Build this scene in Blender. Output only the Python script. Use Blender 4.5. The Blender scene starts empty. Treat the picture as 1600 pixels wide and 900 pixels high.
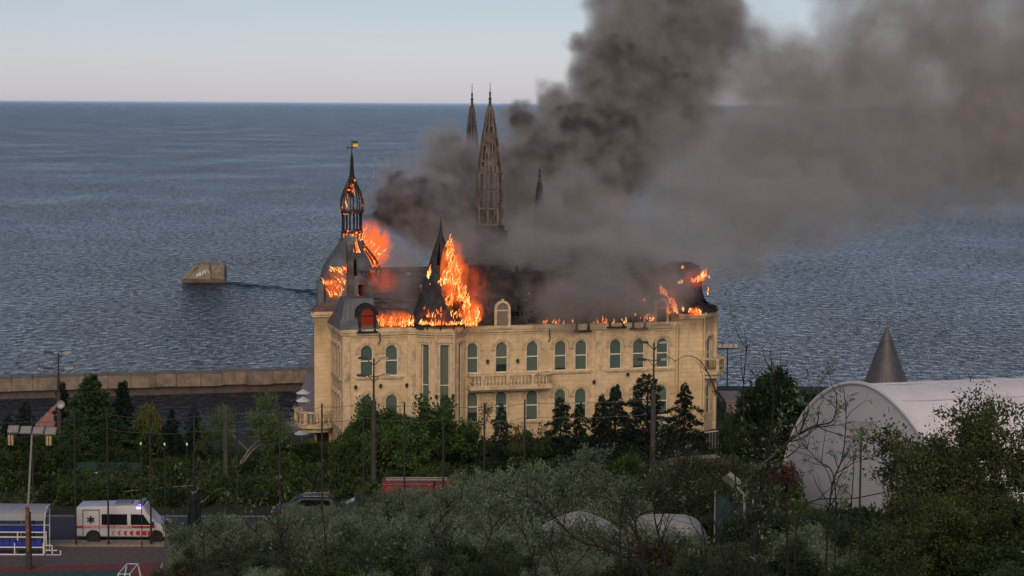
import bpy, bmesh, math, random
import numpy as np
from mathutils import Vector, Matrix, noise as mnoise

R = math.radians
SC = bpy.context.scene
COL = SC.collection

# ------------------------------------------------------------------ camera, sky, sun, exposure
CAM_H = 31.0
F_PX = 3111.0
cam_data = bpy.data.cameras.new("camera")
cam_data.lens = F_PX / 1600 * 36
cam_data.clip_start = 1.0
cam_data.clip_end = 600000.0
cam = bpy.data.objects.new("camera", cam_data)
COL.objects.link(cam)
PITCH = math.atan(289 / F_PX)
CAM_ROT = Matrix.Rotation(R(90) - PITCH, 3, 'X') @ Matrix.Rotation(R(0.33), 3, 'Z')
cam.matrix_world = Matrix.Translation((0, 0, CAM_H)) @ CAM_ROT.to_4x4()
SC.camera = cam

SUN_ELEV, SUN_AZ = R(20), R(184)          # azimuth clockwise from +Y: low behind the camera
world = bpy.data.worlds.new("World")
SC.world = world
world.use_nodes = True
wn, wl = world.node_tree.nodes, world.node_tree.links
for n in list(wn):
    wn.remove(n)
sky = wn.new('ShaderNodeTexSky')
sky.sky_type = 'NISHITA'
sky.sun_disc = False
sky.sun_elevation = SUN_ELEV
sky.sun_rotation = SUN_AZ
sky.altitude = 30
sky.air_density = 1.0
sky.dust_density = 0.3
sky.ozone_density = 8.0
tint = wn.new('ShaderNodeMix'); tint.data_type = 'RGBA'; tint.blend_type = 'MULTIPLY'
tint.inputs[0].default_value = 1.0
tint.inputs[7].default_value = (1.0, 0.69, 0.635, 1)
bg = wn.new('ShaderNodeBackground')
bg.inputs[1].default_value = 0.147
wout = wn.new('ShaderNodeOutputWorld')
# the pinkish-grey belt that lies along the horizon at dusk
geo_w = wn.new('ShaderNodeNewGeometry'); sep_w = wn.new('ShaderNodeSeparateXYZ'); wl.new(geo_w.outputs['Incoming'], sep_w.inputs[0])
el_w = wn.new('ShaderNodeMapRange'); el_w.inputs['From Min'].default_value = 0.0; el_w.inputs['From Max'].default_value = -0.05
wl.new(sep_w.outputs[2], el_w.inputs[0])
belt = wn.new('ShaderNodeMix'); belt.data_type = 'RGBA'; wl.new(el_w.outputs[0], belt.inputs[0])
belt.inputs[6].default_value = (0.99, 0.755, 0.80, 1); belt.inputs[7].default_value = (1.03, 0.692, 0.60, 1)
wl.new(belt.outputs[2], tint.inputs[7])
wl.new(sky.outputs[0], tint.inputs[6]); wl.new(tint.outputs[2], bg.inputs[0]); wl.new(bg.outputs[0], wout.inputs[0])

sun_data = bpy.data.lights.new("sun", 'SUN')
sun_data.energy = 3.3
sun_data.angle = R(60)
sun_data.color = (1.0, 0.78, 0.55)
sun = bpy.data.objects.new("sun", sun_data)
COL.objects.link(sun)
sdir = Vector((math.sin(SUN_AZ) * math.cos(SUN_ELEV), math.cos(SUN_AZ) * math.cos(SUN_ELEV), math.sin(SUN_ELEV)))
sun.rotation_euler = sdir.to_track_quat('Z', 'Y').to_euler()

SC.view_settings.view_transform = 'Standard'
SC.view_settings.look = 'None'
SC.view_settings.exposure = 0.0
SC.view_settings.gamma = 1.0
SC.render.engine = 'CYCLES'
SC.cycles.use_denoising = True
SC.cycles.max_bounces = 6
SC.cycles.diffuse_bounces = 2
SC.cycles.glossy_bounces = 2
SC.cycles.transparent_max_bounces = 12
SC.cycles.volume_bounces = 2
SC.cycles.volume_step_rate = 2.0
SC.cycles.volume_max_steps = 256

# ------------------------------------------------------------------ helpers
def ray(px, py):
    return CAM_ROT @ Vector(((px - 800) / F_PX, (450 - py) / F_PX, -1))

def at(px, py, Y):
    d = ray(px, py)
    return Vector((0, 0, CAM_H)) + d * (Y / d.y)

def on_z(px, py, z):
    d = ray(px, py)
    return Vector((0, 0, CAM_H)) + d * ((z - CAM_H) / d.z)

def tag(o, label=None, cat=None, group=None, kind=None):
    if label: o['label'] = label
    if cat: o['category'] = cat
    if group: o['group'] = group
    if kind: o['kind'] = kind
    return o

def empty(name, loc=(0, 0, 0), rz=0.0):
    o = bpy.data.objects.new(name, None)
    o.empty_display_size = 0.3
    COL.objects.link(o)
    o.location = loc
    o.rotation_euler = (0, 0, rz)
    return o

def thing(name, label, cat, loc=(0, 0, 0), rz=0.0, group=None):
    return tag(empty(name, loc, rz), label, cat, group)

def link(name, mesh, parent=None):
    o = bpy.data.objects.new(name, mesh)
    COL.objects.link(o)
    if parent is not None:
        o.parent = parent
    return o

def copy_tree(o, parent=None):
    c = o.copy()
    COL.objects.link(c)
    c.parent = parent
    for ch in o.children:
        copy_tree(ch, c)
    return c

class MB:
    """collects simple shapes into one mesh"""
    def __init__(self):
        self.v, self.f, self.mi, self.cur = [], [], [], 0
    def add(self, vs, fs, M=None):
        k = len(self.v)
        for p in vs:
            self.v.append(tuple(M @ Vector(p)) if M is not None else tuple(p))
        for q in fs:
            self.f.append([k + i for i in q])
            self.mi.append(self.cur)
        return self
    def box(self, c, s, M=None):
        x, y, z = c; a, b, h = s[0] / 2, s[1] / 2, s[2] / 2
        vs = [(x - a, y - b, z - h), (x + a, y - b, z - h), (x + a, y + b, z - h), (x - a, y + b, z - h),
              (x - a, y - b, z + h), (x + a, y - b, z + h), (x + a, y + b, z + h), (x - a, y + b, z + h)]
        return self.add(vs, [(3, 2, 1, 0), (4, 5, 6, 7), (0, 1, 5, 4), (1, 2, 6, 5), (2, 3, 7, 6), (3, 0, 4, 7)], M)
    def prism(self, poly, z0, z1, M=None):
        n = len(poly)
        vs = [(p[0], p[1], z0) for p in poly] + [(p[0], p[1], z1) for p in poly]
        fs = [tuple(reversed(range(n))), tuple(range(n, 2 * n))] + [(i, (i + 1) % n, n + (i + 1) % n, n + i) for i in range(n)]
        return self.add(vs, fs, M)
    def slab(self, poly, y0, y1, M=None):
        """polygon in x,z pushed from y0 to y1"""
        n = len(poly)
        vs = [(p[0], y0, p[1]) for p in poly] + [(p[0], y1, p[1]) for p in poly]
        fs = [tuple(range(n)), tuple(reversed(range(n, 2 * n)))] + [(n + i, n + (i + 1) % n, (i + 1) % n, i) for i in range(n)]
        return self.add(vs, fs, M)
    def band(self, outer, inner, y0, y1, M=None, closed=False):
        """strip between two x,z outlines, pushed from y0 to y1"""
        n = len(outer)
        vs = []
        for a, b in zip(outer, inner):
            vs += [(a[0], y0, a[1]), (b[0], y0, b[1]), (b[0], y1, b[1]), (a[0], y1, a[1])]
        fs = []
        for i in range(n if closed else n - 1):
            p, q = 4 * i, 4 * ((i + 1) % n)
            for k in range(4):
                fs.append((p + k, p + (k + 1) % 4, q + (k + 1) % 4, q + k))
        if not closed:
            fs += [(3, 2, 1, 0), (4 * n - 4, 4 * n - 3, 4 * n - 2, 4 * n - 1)]
        return self.add(vs, fs, M)
    def bar(self, a, b, w, h=None, M=None):
        a, b = Vector(a), Vector(b)
        d = (b - a)
        if d.length < 1e-6: return self
        h = h or w
        d.normalize()
        up = Vector((0, 0, 1)) if abs(d.z) < 0.95 else Vector((0, 1, 0))
        s = d.cross(up).normalized() * w / 2
        t = s.cross(d).normalized() * h / 2
        vs = [a - s - t, a + s - t, a + s + t, a - s + t, b - s - t, b + s - t, b + s + t, b - s + t]
        return self.add(vs, [(0, 1, 2, 3), (7, 6, 5, 4), (4, 5, 1, 0), (5, 6, 2, 1), (6, 7, 3, 2), (7, 4, 0, 3)], M)
    def tube(self, pts, radii, n=6, M=None):
        pts = [Vector(p) for p in pts]
        if not hasattr(radii, '__len__'): radii = [radii] * len(pts)
        vs, fs = [], []
        ref = None
        for i, p in enumerate(pts):
            d = (pts[min(i + 1, len(pts) - 1)] - pts[max(i - 1, 0)])
            if d.length < 1e-9: d = Vector((0, 0, 1))
            d.normalize()
            if ref is None:
                ref = d.orthogonal().normalized()
            ref = (ref - d * ref.dot(d))
            if ref.length < 1e-6: ref = d.orthogonal()
            ref.normalize()
            bn = d.cross(ref)
            for k in range(n):
                a = 2 * math.pi * k / n
                vs.append(p + (ref * math.cos(a) + bn * math.sin(a)) * radii[i])
        for i in range(len(pts) - 1):
            for k in range(n):
                fs.append((i * n + k, i * n + (k + 1) % n, (i + 1) * n + (k + 1) % n, (i + 1) * n + k))
        fs.append(tuple(reversed(range(n))))
        fs.append(tuple(range((len(pts) - 1) * n, len(pts) * n)))
        return self.add(vs, fs, M)
    def lathe(self, prof, n=16, c=(0, 0, 0), a0=0.0, M=None, keep=None, cap=True):
        vs, fs = [], []
        for r, z in prof:
            for k in range(n):
                a = a0 + 2 * math.pi * k / n
                vs.append((c[0] + r * math.cos(a), c[1] + r * math.sin(a), c[2] + z))
        for i in range(len(prof) - 1):
            for k in range(n):
                if keep is not None and not keep(i, k): continue
                fs.append((i * n + k, i * n + (k + 1) % n, (i + 1) * n + (k + 1) % n, (i + 1) * n + k))
        if cap:
            fs.append(tuple(reversed(range(n))))
            fs.append(tuple(range((len(prof) - 1) * n, len(prof) * n)))
        return self.add(vs, fs, M)
    def mesh(self, name, mats, smooth=False):
        me = bpy.data.meshes.new(name)
        me.from_pydata(self.v, [], self.f)
        if not isinstance(mats, (list, tuple)): mats = [mats]
        for m in mats: me.materials.append(m)
        if len(mats) > 1:
            me.polygons.foreach_set('material_index', self.mi)
        if smooth:
            me.polygons.foreach_set('use_smooth', [True] * len(me.polygons))
        me.update()
        return me
    def build(self, name, mats, parent=None, smooth=False):
        return link(name, self.mesh(name, mats, smooth), parent)

def evaluated(o, name):
    """bake an object's modifiers into a fresh mesh"""
    bpy.context.view_layer.update()
    dg = bpy.context.evaluated_depsgraph_get()
    me = bpy.data.meshes.new_from_object(o.evaluated_get(dg))
    me.name = name
    return me

def carve(o, cutter_mb):
    c = cutter_mb.build('cutter', [])
    c.parent = o.parent
    m = o.modifiers.new('b', 'BOOLEAN')
    for ob in (o, c):
        bm = bmesh.new(); bm.from_mesh(ob.data); bmesh.ops.recalc_face_normals(bm, faces=bm.faces); bm.to_mesh(ob.data); bm.free()
    m.operation = 'DIFFERENCE'; m.object = c; m.solver = 'EXACT'
    mats = [s.material for s in o.material_slots]
    me = evaluated(o, o.name)
    o.modifiers.clear()
    o.data = me
    me.materials.clear()
    for x in mats: me.materials.append(x)
    me.polygons.foreach_set('material_index', [0] * len(me.polygons))
    cm = c.data
    bpy.data.objects.remove(c)
    bpy.data.meshes.remove(cm)

def bevelled(o, w, seg=2):
    m = o.modifiers.new('bv', 'BEVEL'); m.width = w; m.segments = seg; m.limit_method = 'ANGLE'; m.angle_limit = R(35)
    me = evaluated(o, o.data.name)
    o.modifiers.clear()
    o.data = me
    return o

# ------------------------------------------------------------------ materials
def newmat(name):
    m = bpy.data.materials.new(name)
    m.use_nodes = True
    nt = m.node_tree
    for n in list(nt.nodes): nt.nodes.remove(n)
    out = nt.nodes.new('ShaderNodeOutputMaterial')
    return m, nt, out

def N(nt, typ, **kw):
    n = nt.nodes.new(typ)
    for k, v in kw.items():
        if k.startswith('i_'):
            n.inputs[k[2:]].default_value = v
        elif k.startswith('n_'):
            n.inputs[int(k[2:])].default_value = v
        else:
            setattr(n, k, v)
    return n

def ramp(nt, fac, stops):
    r = nt.nodes.new('ShaderNodeValToRGB')
    els = r.color_ramp.elements
    while len(els) < len(stops): els.new(0.5)
    for e, (p, c) in zip(els, stops):
        e.position = p
        e.color = (*c, 1) if len(c) == 3 else c
    nt.links.new(fac, r.inputs[0])
    return r.outputs[0]

def mixc(nt, fac, a, b, mode='MIX'):
    m = nt.nodes.new('ShaderNodeMix'); m.data_type = 'RGBA'; m.blend_type = mode
    for sock, val in ((m.inputs[0], fac), (m.inputs[6], a), (m.inputs[7], b)):
        if isinstance(val, bpy.types.NodeSocket): nt.links.new(val, sock)
        elif isinstance(val, (tuple, list)): sock.default_value = (*val[:3], 1)
        else: sock.default_value = val
    return m.outputs[2]

def simple(name, col, rough=0.6, metal=0.0, var=0.25, scale=3.0, bump=0.0, stain=None, spec=0.4, detail=5, coords='Object', strength=None):
    """base colour broken up by noise, optional bump and a second stain colour"""
    m, nt, out = newmat(name)
    tc = N(nt, 'ShaderNodeTexCoord')
    nz = N(nt, 'ShaderNodeTexNoise', i_Scale=scale, i_Detail=float(detail), i_Roughness=0.6)
    nt.links.new(tc.outputs[coords], nz.inputs['Vector'])
    lo = tuple(c * (1 - var) for c in col); hi = tuple(min(1, c * (1 + var)) for c in col)
    c = ramp(nt, nz.outputs[0], [(0.3, lo), (0.7, hi)])
    if stain:
        n2 = N(nt, 'ShaderNodeTexNoise', i_Scale=scale * 0.37, i_Detail=6.0, i_Roughness=0.65)
        nt.links.new(tc.outputs[coords], n2.inputs['Vector'])
        f = ramp(nt, n2.outputs[0], [(0.5, (0, 0, 0)), (0.72, (1, 1, 1))])
        c = mixc(nt, f, c, stain)
    b = N(nt, 'ShaderNodeBsdfPrincipled', i_Roughness=rough, i_Metallic=metal)
    b.inputs['Specular IOR Level'].default_value = spec
    nt.links.new(c, b.inputs['Base Color'])
    if bump:
        bp = N(nt, 'ShaderNodeBump', i_Strength=bump, i_Distance=0.05)
        nt.links.new(nz.outputs[0], bp.inputs['Height']); nt.links.new(bp.outputs[0], b.inputs['Normal'])
    nt.links.new(b.outputs[0], out.inputs[0])
    return m

def stone_mat(name, col, course=0.36):
    """ashlar courses: joints, blocks of slightly different tone, rain streaks"""
    m, nt, out = newmat(name)
    tc = N(nt, 'ShaderNodeTexCoord')
    sx = N(nt, 'ShaderNodeSeparateXYZ'); nt.links.new(tc.outputs['Object'], sx.inputs[0])
    ad = N(nt, 'ShaderNodeMath', operation='ADD'); nt.links.new(sx.outputs[0], ad.inputs[0]); nt.links.new(sx.outputs[1], ad.inputs[1])
    cb = N(nt, 'ShaderNodeCombineXYZ'); nt.links.new(ad.outputs[0], cb.inputs[0]); nt.links.new(sx.outputs[2], cb.inputs[1])
    br = N(nt, 'ShaderNodeTexBrick', offset=0.5)
    br.inputs['Scale'].default_value = 1.0
    br.inputs['Brick Width'].default_value = 0.95
    br.inputs['Row Height'].default_value = course
    br.inputs['Mortar Size'].default_value = 0.02
    br.inputs['Mortar Smooth'].default_value = 0.4
    br.inputs['Bias'].default_value = 0.0
    br.inputs['Color1'].default_value = (*[c * 0.92 for c in col], 1)
    br.inputs['Color2'].default_value = (*[min(1, c * 1.08) for c in col], 1)
    br.inputs['Mortar'].default_value = (*[c * 0.84 for c in col], 1)
    nt.links.new(cb.outputs[0], br.inputs['Vector'])
    n1 = N(nt, 'ShaderNodeTexNoise', i_Scale=0.5, i_Detail=7.0, i_Roughness=0.65)
    nt.links.new(tc.outputs['Object'], n1.inputs['Vector'])
    f1 = ramp(nt, n1.outputs[0], [(0.42, (0, 0, 0)), (0.72, (1, 1, 1))])
    c = mixc(nt, f1, br.outputs[0], (col[0] * 0.72, col[1] * 0.66, col[2] * 0.6))
    mp = N(nt, 'ShaderNodeMapping'); mp.inputs['Scale'].default_value = (2.2, 2.2, 0.16)
    nt.links.new(tc.outputs['Object'], mp.inputs[0])
    n2 = N(nt, 'ShaderNodeTexNoise', i_Scale=1.6, i_Detail=6.0, i_Roughness=0.7)
    nt.links.new(mp.outputs[0], n2.inputs['Vector'])
    f2 = ramp(nt, n2.outputs[0], [(0.55, (0, 0, 0)), (0.8, (0.5, 0.5, 0.5))])
    c = mixc(nt, f2, c, (col[0] * 0.45, col[1] * 0.40, col[2] * 0.36))
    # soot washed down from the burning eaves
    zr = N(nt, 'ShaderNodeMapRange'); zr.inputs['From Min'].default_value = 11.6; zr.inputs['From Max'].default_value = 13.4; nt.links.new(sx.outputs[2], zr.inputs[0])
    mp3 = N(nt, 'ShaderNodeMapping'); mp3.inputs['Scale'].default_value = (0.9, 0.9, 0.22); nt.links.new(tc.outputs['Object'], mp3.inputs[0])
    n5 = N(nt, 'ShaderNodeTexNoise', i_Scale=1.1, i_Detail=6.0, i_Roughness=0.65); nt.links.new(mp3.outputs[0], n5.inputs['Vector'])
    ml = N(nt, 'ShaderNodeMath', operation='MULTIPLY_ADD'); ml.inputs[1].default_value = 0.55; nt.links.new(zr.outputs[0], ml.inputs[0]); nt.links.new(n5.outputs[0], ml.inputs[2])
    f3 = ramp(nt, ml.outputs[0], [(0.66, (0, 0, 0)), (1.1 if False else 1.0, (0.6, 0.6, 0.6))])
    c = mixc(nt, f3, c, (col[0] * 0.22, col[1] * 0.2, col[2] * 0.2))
    b = N(nt, 'ShaderNodeBsdfPrincipled', i_Roughness=0.85)
    b.inputs['Specular IOR Level'].default_value = 0.2
    nt.links.new(c, b.inputs['Base Color'])
    bp = N(nt, 'ShaderNodeBump', i_Strength=0.5, i_Distance=0.04)
    nt.links.new(br.outputs['Fac'], bp.inputs['Height']); bp.invert = True
    nt.links.new(bp.outputs[0], b.inputs['Normal'])
    nt.links.new(b.outputs[0], out.inputs[0])
    return m

def char_mat(name, col, ember=0.0, thr=0.66, scale=2.2, estr=6.0):
    """burnt timber and metal; glowing embers where a noise peaks"""
    m, nt, out = newmat(name)
    tc = N(nt, 'ShaderNodeTexCoord')
    nz = N(nt, 'ShaderNodeTexNoise', i_Scale=1.3, i_Detail=8.0, i_Roughness=0.7)
    nt.links.new(tc.outputs['Object'], nz.inputs['Vector'])
    c = ramp(nt, nz.outputs[0], [(0.3, tuple(x * 0.35 for x in col)), (0.55, col), (0.75, tuple(min(1, x * 2.0) for x in col))])
    b = N(nt, 'ShaderNodeBsdfPrincipled', i_Roughness=0.8)
    b.inputs['Specular IOR Level'].default_value = 0.25
    nt.links.new(c, b.inputs['Base Color'])
    bp = N(nt, 'ShaderNodeBump', i_Strength=0.7, i_Distance=0.08)
    nt.links.new(nz.outputs[0], bp.inputs['Height']); nt.links.new(bp.outputs[0], b.inputs['Normal'])
    if ember:
        n2 = N(nt, 'ShaderNodeTexNoise', i_Scale=scale, i_Detail=6.0, i_Roughness=0.68)
        nt.links.new(tc.outputs['Object'], n2.inputs['Vector'])
        f = ramp(nt, n2.outputs[0], [(thr, (0, 0, 0)), (thr + 0.03, (1.0, 0.10, 0.02)), (min(1, thr + 0.1), (1.0, 0.42, 0.10))])
        nt.links.new(f, b.inputs['Emission Color'])
        b.inputs['Emission Strength'].default_value = estr * ember
    nt.links.new(b.outputs[0], out.inputs[0])
    return m

def leaf_mat(name, a, b_, rough=0.6, transl=0.25, scale=0.9):
    m, nt, out = newmat(name)
    tc = N(nt, 'ShaderNodeTexCoord')
    oi = N(nt, 'ShaderNodeObjectInfo')
    n1 = N(nt, 'ShaderNodeTexNoise', i_Scale=scale, i_Detail=2.0)
    n2 = N(nt, 'ShaderNodeTexNoise', i_Scale=scale * 9, i_Detail=1.0)
    geo = N(nt, 'ShaderNodeNewGeometry')
    nt.links.new(geo.outputs['Position'], n1.inputs['Vector']); nt.links.new(tc.outputs['Object'], n2.inputs['Vector'])
    mx = N(nt, 'ShaderNodeMath', operation='MULTIPLY_ADD'); mx.inputs[1].default_value = 0.6
    nt.links.new(n1.outputs[0], mx.inputs[0])
    m2 = N(nt, 'ShaderNodeMath', operation='MULTIPLY'); m2.inputs[1].default_value = 0.4
    nt.links.new(n2.outputs[0], m2.inputs[0]); nt.links.new(m2.outputs[0], mx.inputs[2])
    c = ramp(nt, mx.outputs[0], [(0.38, a), (0.62, b_)])
    hv = N(nt, 'ShaderNodeHueSaturation')
    mr = N(nt, 'ShaderNodeMapRange'); mr.inputs['To Min'].default_value = 0.75; mr.inputs['To Max'].default_value = 1.25
    nt.links.new(oi.outputs['Random'], mr.inputs[0]); nt.links.new(mr.outputs[0], hv.inputs['Value']); nt.links.new(c, hv.inputs['Color'])
    d = N(nt, 'ShaderNodeBsdfPrincipled', i_Roughness=rough); d.inputs['Specular IOR Level'].default_value = 0.2
    t = N(nt, 'ShaderNodeBsdfTranslucent')
    nt.links.new(hv.outputs[0], d.inputs['Base Color']); nt.links.new(hv.outputs[0], t.inputs[0])
    ms = N(nt, 'ShaderNodeMixShader'); ms.inputs[0].default_value = transl
    nt.links.new(d.outputs[0], ms.inputs[1]); nt.links.new(t.outputs[0], ms.inputs[2]); nt.links.new(ms.outputs[0], out.inputs[0])
    return m

def emit_mat(name, col, strength):
    m, nt, out = newmat(name)
    e = N(nt, 'ShaderNodeEmission'); e.inputs[0].default_value = (*col, 1); e.inputs[1].default_value = strength
    nt.links.new(e.outputs[0], out.inputs[0])
    return m

M = {}
M['stone'] = stone_mat('limestone', (0.60, 0.462, 0.285))
M['trim'] = simple('pale_stone_trim', (0.52, 0.41, 0.26), 0.8, var=0.2, scale=2.5, stain=(0.22, 0.16, 0.1))
M['sash'] = simple('painted_sash', (0.62, 0.55, 0.42), 0.5, var=0.08)
def pane_mat():
    m, nt, out = newmat('blind_glass')
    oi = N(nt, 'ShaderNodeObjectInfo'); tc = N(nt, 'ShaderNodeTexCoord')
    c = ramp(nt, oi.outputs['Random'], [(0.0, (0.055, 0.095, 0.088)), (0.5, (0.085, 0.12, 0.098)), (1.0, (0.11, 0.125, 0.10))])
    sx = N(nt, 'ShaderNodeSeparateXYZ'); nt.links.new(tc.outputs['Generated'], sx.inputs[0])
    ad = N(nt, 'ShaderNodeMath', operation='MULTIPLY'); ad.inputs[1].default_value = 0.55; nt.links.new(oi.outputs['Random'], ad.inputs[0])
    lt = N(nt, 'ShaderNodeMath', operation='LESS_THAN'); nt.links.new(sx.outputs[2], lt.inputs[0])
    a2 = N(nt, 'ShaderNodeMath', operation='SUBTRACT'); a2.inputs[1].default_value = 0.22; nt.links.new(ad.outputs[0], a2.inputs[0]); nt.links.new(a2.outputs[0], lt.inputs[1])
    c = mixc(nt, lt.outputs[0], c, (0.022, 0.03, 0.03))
    b = N(nt, 'ShaderNodeBsdfPrincipled', i_Roughness=0.14); nt.links.new(c, b.inputs['Base Color']); nt.links.new(b.outputs[0], out.inputs[0])
    return m
M['pane'] = pane_mat()
M['void'] = simple('soot_black', (0.010, 0.009, 0.009), 0.9, var=0.3)
M['zinc'] = simple('weathered_zinc', (0.085, 0.092, 0.105), 0.55, 0.0, var=0.3, scale=1.2, stain=(0.06, 0.055, 0.05), bump=0.1)
M['tile'] = simple('sooty_tiles', (0.10, 0.075, 0.065), 0.8, var=0.45, scale=4, bump=0.4)
M['char'] = char_mat('charred_roof', (0.028, 0.023, 0.021), 1.0, 0.715)
M['char_dead'] = char_mat('charred_black', (0.022, 0.020, 0.021))
M['ash'] = char_mat('ashen_roof', (0.075, 0.066, 0.070), 1.0, 0.70)  # charred roof; the haze before it is mixed in as a lighter purplish grey
M['char_cone'] = char_mat('charred_slate', (0.030, 0.032, 0.038), 1.0, 0.67, 1.5)
M['rib'] = char_mat('scorched_ribs', (0.05, 0.038, 0.03), 1.0, 0.60, 1.6, 3.0)
M['timber'] = char_mat('scorched_timber', (0.115, 0.095, 0.078))
M['timber_grey'] = char_mat('ashen_timber', (0.085, 0.078, 0.078))
M['iron'] = simple('dark_iron', (0.035, 0.035, 0.037), 0.5, 0.3, var=0.2)
M['gold'] = simple('gilded_panel', (0.75, 0.42, 0.06), 0.4, 0.2, var=0.1)
M['concrete'] = simple('worn_concrete', (0.17, 0.14, 0.105), 0.9, var=0.4, scale=1.1, bump=0.5, stain=(0.085, 0.065, 0.05))
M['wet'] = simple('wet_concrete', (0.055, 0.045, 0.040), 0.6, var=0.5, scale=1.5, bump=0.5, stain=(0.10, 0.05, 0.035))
M['block'] = simple('block_concrete', (0.19, 0.16, 0.12), 0.9, var=0.35, scale=0.9, bump=0.5, stain=(0.09, 0.072, 0.056))
M['rock'] = simple('wet_rock', (0.02, 0.022, 0.024), 0.4, var=0.4, bump=0.5)
M['paving'] = simple('quay_paving', (0.24, 0.195, 0.185), 0.9, var=0.25, scale=2, stain=(0.15, 0.12, 0.115))
M['asphalt'] = simple('asphalt', (0.045, 0.045, 0.05), 0.85, var=0.25, scale=6, bump=0.2)
M['kerb'] = simple('kerb_stone', (0.22, 0.19, 0.16), 0.9, var=0.3, scale=3)
M['white'] = simple('white_paint', (0.62, 0.62, 0.62), 0.45, var=0.06)
M['line'] = simple('line_paint', (0.5, 0.5, 0.48), 0.7, var=0.3, scale=5)
M['red_court'] = simple('red_court', (0.16, 0.045, 0.035), 0.9, var=0.25, scale=2)
M['green_court'] = simple('green_court', (0.035, 0.075, 0.06), 0.9, var=0.25, scale=2)
M['brown_pave'] = simple('brown_paving', (0.115, 0.088, 0.080), 0.9, var=0.3, scale=3)
M['soil'] = simple('grass_and_soil', (0.020, 0.027, 0.010), 0.95, var=0.6, scale=0.8, bump=0.6, stain=(0.035, 0.026, 0.016))
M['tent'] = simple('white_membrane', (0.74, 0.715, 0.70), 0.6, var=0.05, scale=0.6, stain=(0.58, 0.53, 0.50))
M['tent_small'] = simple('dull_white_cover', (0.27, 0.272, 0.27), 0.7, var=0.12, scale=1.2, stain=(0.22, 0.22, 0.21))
M['tent_end'] = simple('grey_membrane', (0.47, 0.465, 0.46), 0.6, var=0.06, scale=0.6)  # darker copy of the white membrane: the end's shade is in this grey
M['slate'] = simple('dark_standing_seam', (0.07, 0.07, 0.078), 0.5, var=0.2, scale=2)
M['bark'] = simple('dark_bark', (0.014, 0.012, 0.011), 0.9, var=0.4, scale=6, bump=0.5)
M['pale_bark'] = simple('pale_bark', (0.22, 0.20, 0.17), 0.9, var=0.4, scale=6, bump=0.4)
M['wood_pole'] = simple('grey_concrete_pole', (0.045, 0.041, 0.037), 0.9, var=0.3, scale=3)
M['steel'] = simple('pale_steel', (0.28, 0.27, 0.25), 0.5, 0.3, var=0.15)
M['blue_seat'] = simple('blue_plastic', (0.02, 0.035, 0.30), 0.4, var=0.15)
M['canvas'] = simple('grey_canvas', (0.25, 0.26, 0.29), 0.8, var=0.12)
M['net'] = simple('dark_teal_net', (0.005, 0.014, 0.015), 0.9, var=0.4, scale=8)
M['teal'] = simple('teal_screen', (0.014, 0.036, 0.036), 0.9, var=0.2, scale=2)
M['rust'] = simple('rusty_iron', (0.16, 0.075, 0.04), 0.9, var=0.5, scale=4)
M['amb'] = simple('ambulance_white', (0.42, 0.42, 0.44), 0.3, var=0.05, spec=0.5)
M['red'] = simple('signal_red', (0.35, 0.02, 0.02), 0.35, var=0.15)
M['navy'] = simple('navy_emblem', (0.012, 0.016, 0.035), 0.5, var=0.1)
M['glass'] = simple('dark_glass', (0.008, 0.010, 0.014), 0.12, var=0.1, spec=0.35)
M['rubber'] = simple('tyre_rubber', (0.012, 0.012, 0.012), 0.8, var=0.2)
M['rim'] = simple('grey_rim', (0.15, 0.15, 0.16), 0.4, 0.5, var=0.1)
M['car_dark'] = simple('dark_car_paint', (0.008, 0.011, 0.014), 0.4, var=0.1, spec=0.3)
M['car_blue'] = simple('blue_car_paint', (0.015, 0.03, 0.11), 0.3, var=0.1, spec=0.6)
M['engine_red'] = simple('engine_red', (0.15, 0.012, 0.010), 0.4, var=0.2)
M['beacon'] = emit_mat('beacon_blue', (0.22, 0.16, 1.0), 9.0)
M['lamp_on'] = emit_mat('small_white_lamp', (1.0, 0.95, 0.85), 0.45)
M['pink_roof'] = simple('pink_roof', (0.26, 0.13, 0.115), 0.8, var=0.25, scale=3)
M['hut'] = simple('hut_wall', (0.10, 0.09, 0.08), 0.9, var=0.3)
M['skin'] = simple('skin', (0.45, 0.28, 0.2), 0.6, var=0.05)
M['shirt'] = simple('white_shirt', (0.65, 0.65, 0.66), 0.8, var=0.05)
M['trousers'] = simple('dark_trousers', (0.02, 0.02, 0.025), 0.9, var=0.1)
M['brickred'] = simple('rust_red_leaf_litter', (0.10, 0.035, 0.02), 0.9, var=0.4)

M['conifer'] = leaf_mat('conifer_needles', (0.0186, 0.0434, 0.0186), (0.0543, 0.1023, 0.0403))
M['conifer_black'] = leaf_mat('dark_conifer_needles', (0.0108, 0.0203, 0.0149), (0.0270, 0.0459, 0.0311))
M['leaf_green'] = leaf_mat('fresh_leaf', (0.0263, 0.0572, 0.0167), (0.0764, 0.1335, 0.0391))
M['leaf_mid'] = leaf_mat('mid_leaf', (0.0240, 0.0445, 0.0140), (0.0667, 0.1029, 0.0307))
M['leaf_dark'] = leaf_mat('dark_leaf', (0.0136, 0.0285, 0.0118), (0.0372, 0.0651, 0.0251))
M['leaf_silver'] = leaf_mat('silver_leaf', (0.0644, 0.0931, 0.0540), (0.1999, 0.2508, 0.1632))
M['leaf_olive'] = leaf_mat('olive_leaf', (0.0280, 0.0413, 0.0190), (0.0806, 0.1037, 0.0534))
M['leaf_yellow'] = leaf_mat('yellow_green_leaf', (0.0775, 0.0930, 0.0186), (0.1705, 0.1860, 0.0465))
M['leaf_birch'] = leaf_mat('birch_leaf', (0.0465, 0.0853, 0.0279), (0.1318, 0.1783, 0.0697))
M['leaf_edge'] = leaf_mat('spring_leaf', (0.0282, 0.0427, 0.0145), (0.0834, 0.1067, 0.0363))
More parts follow.
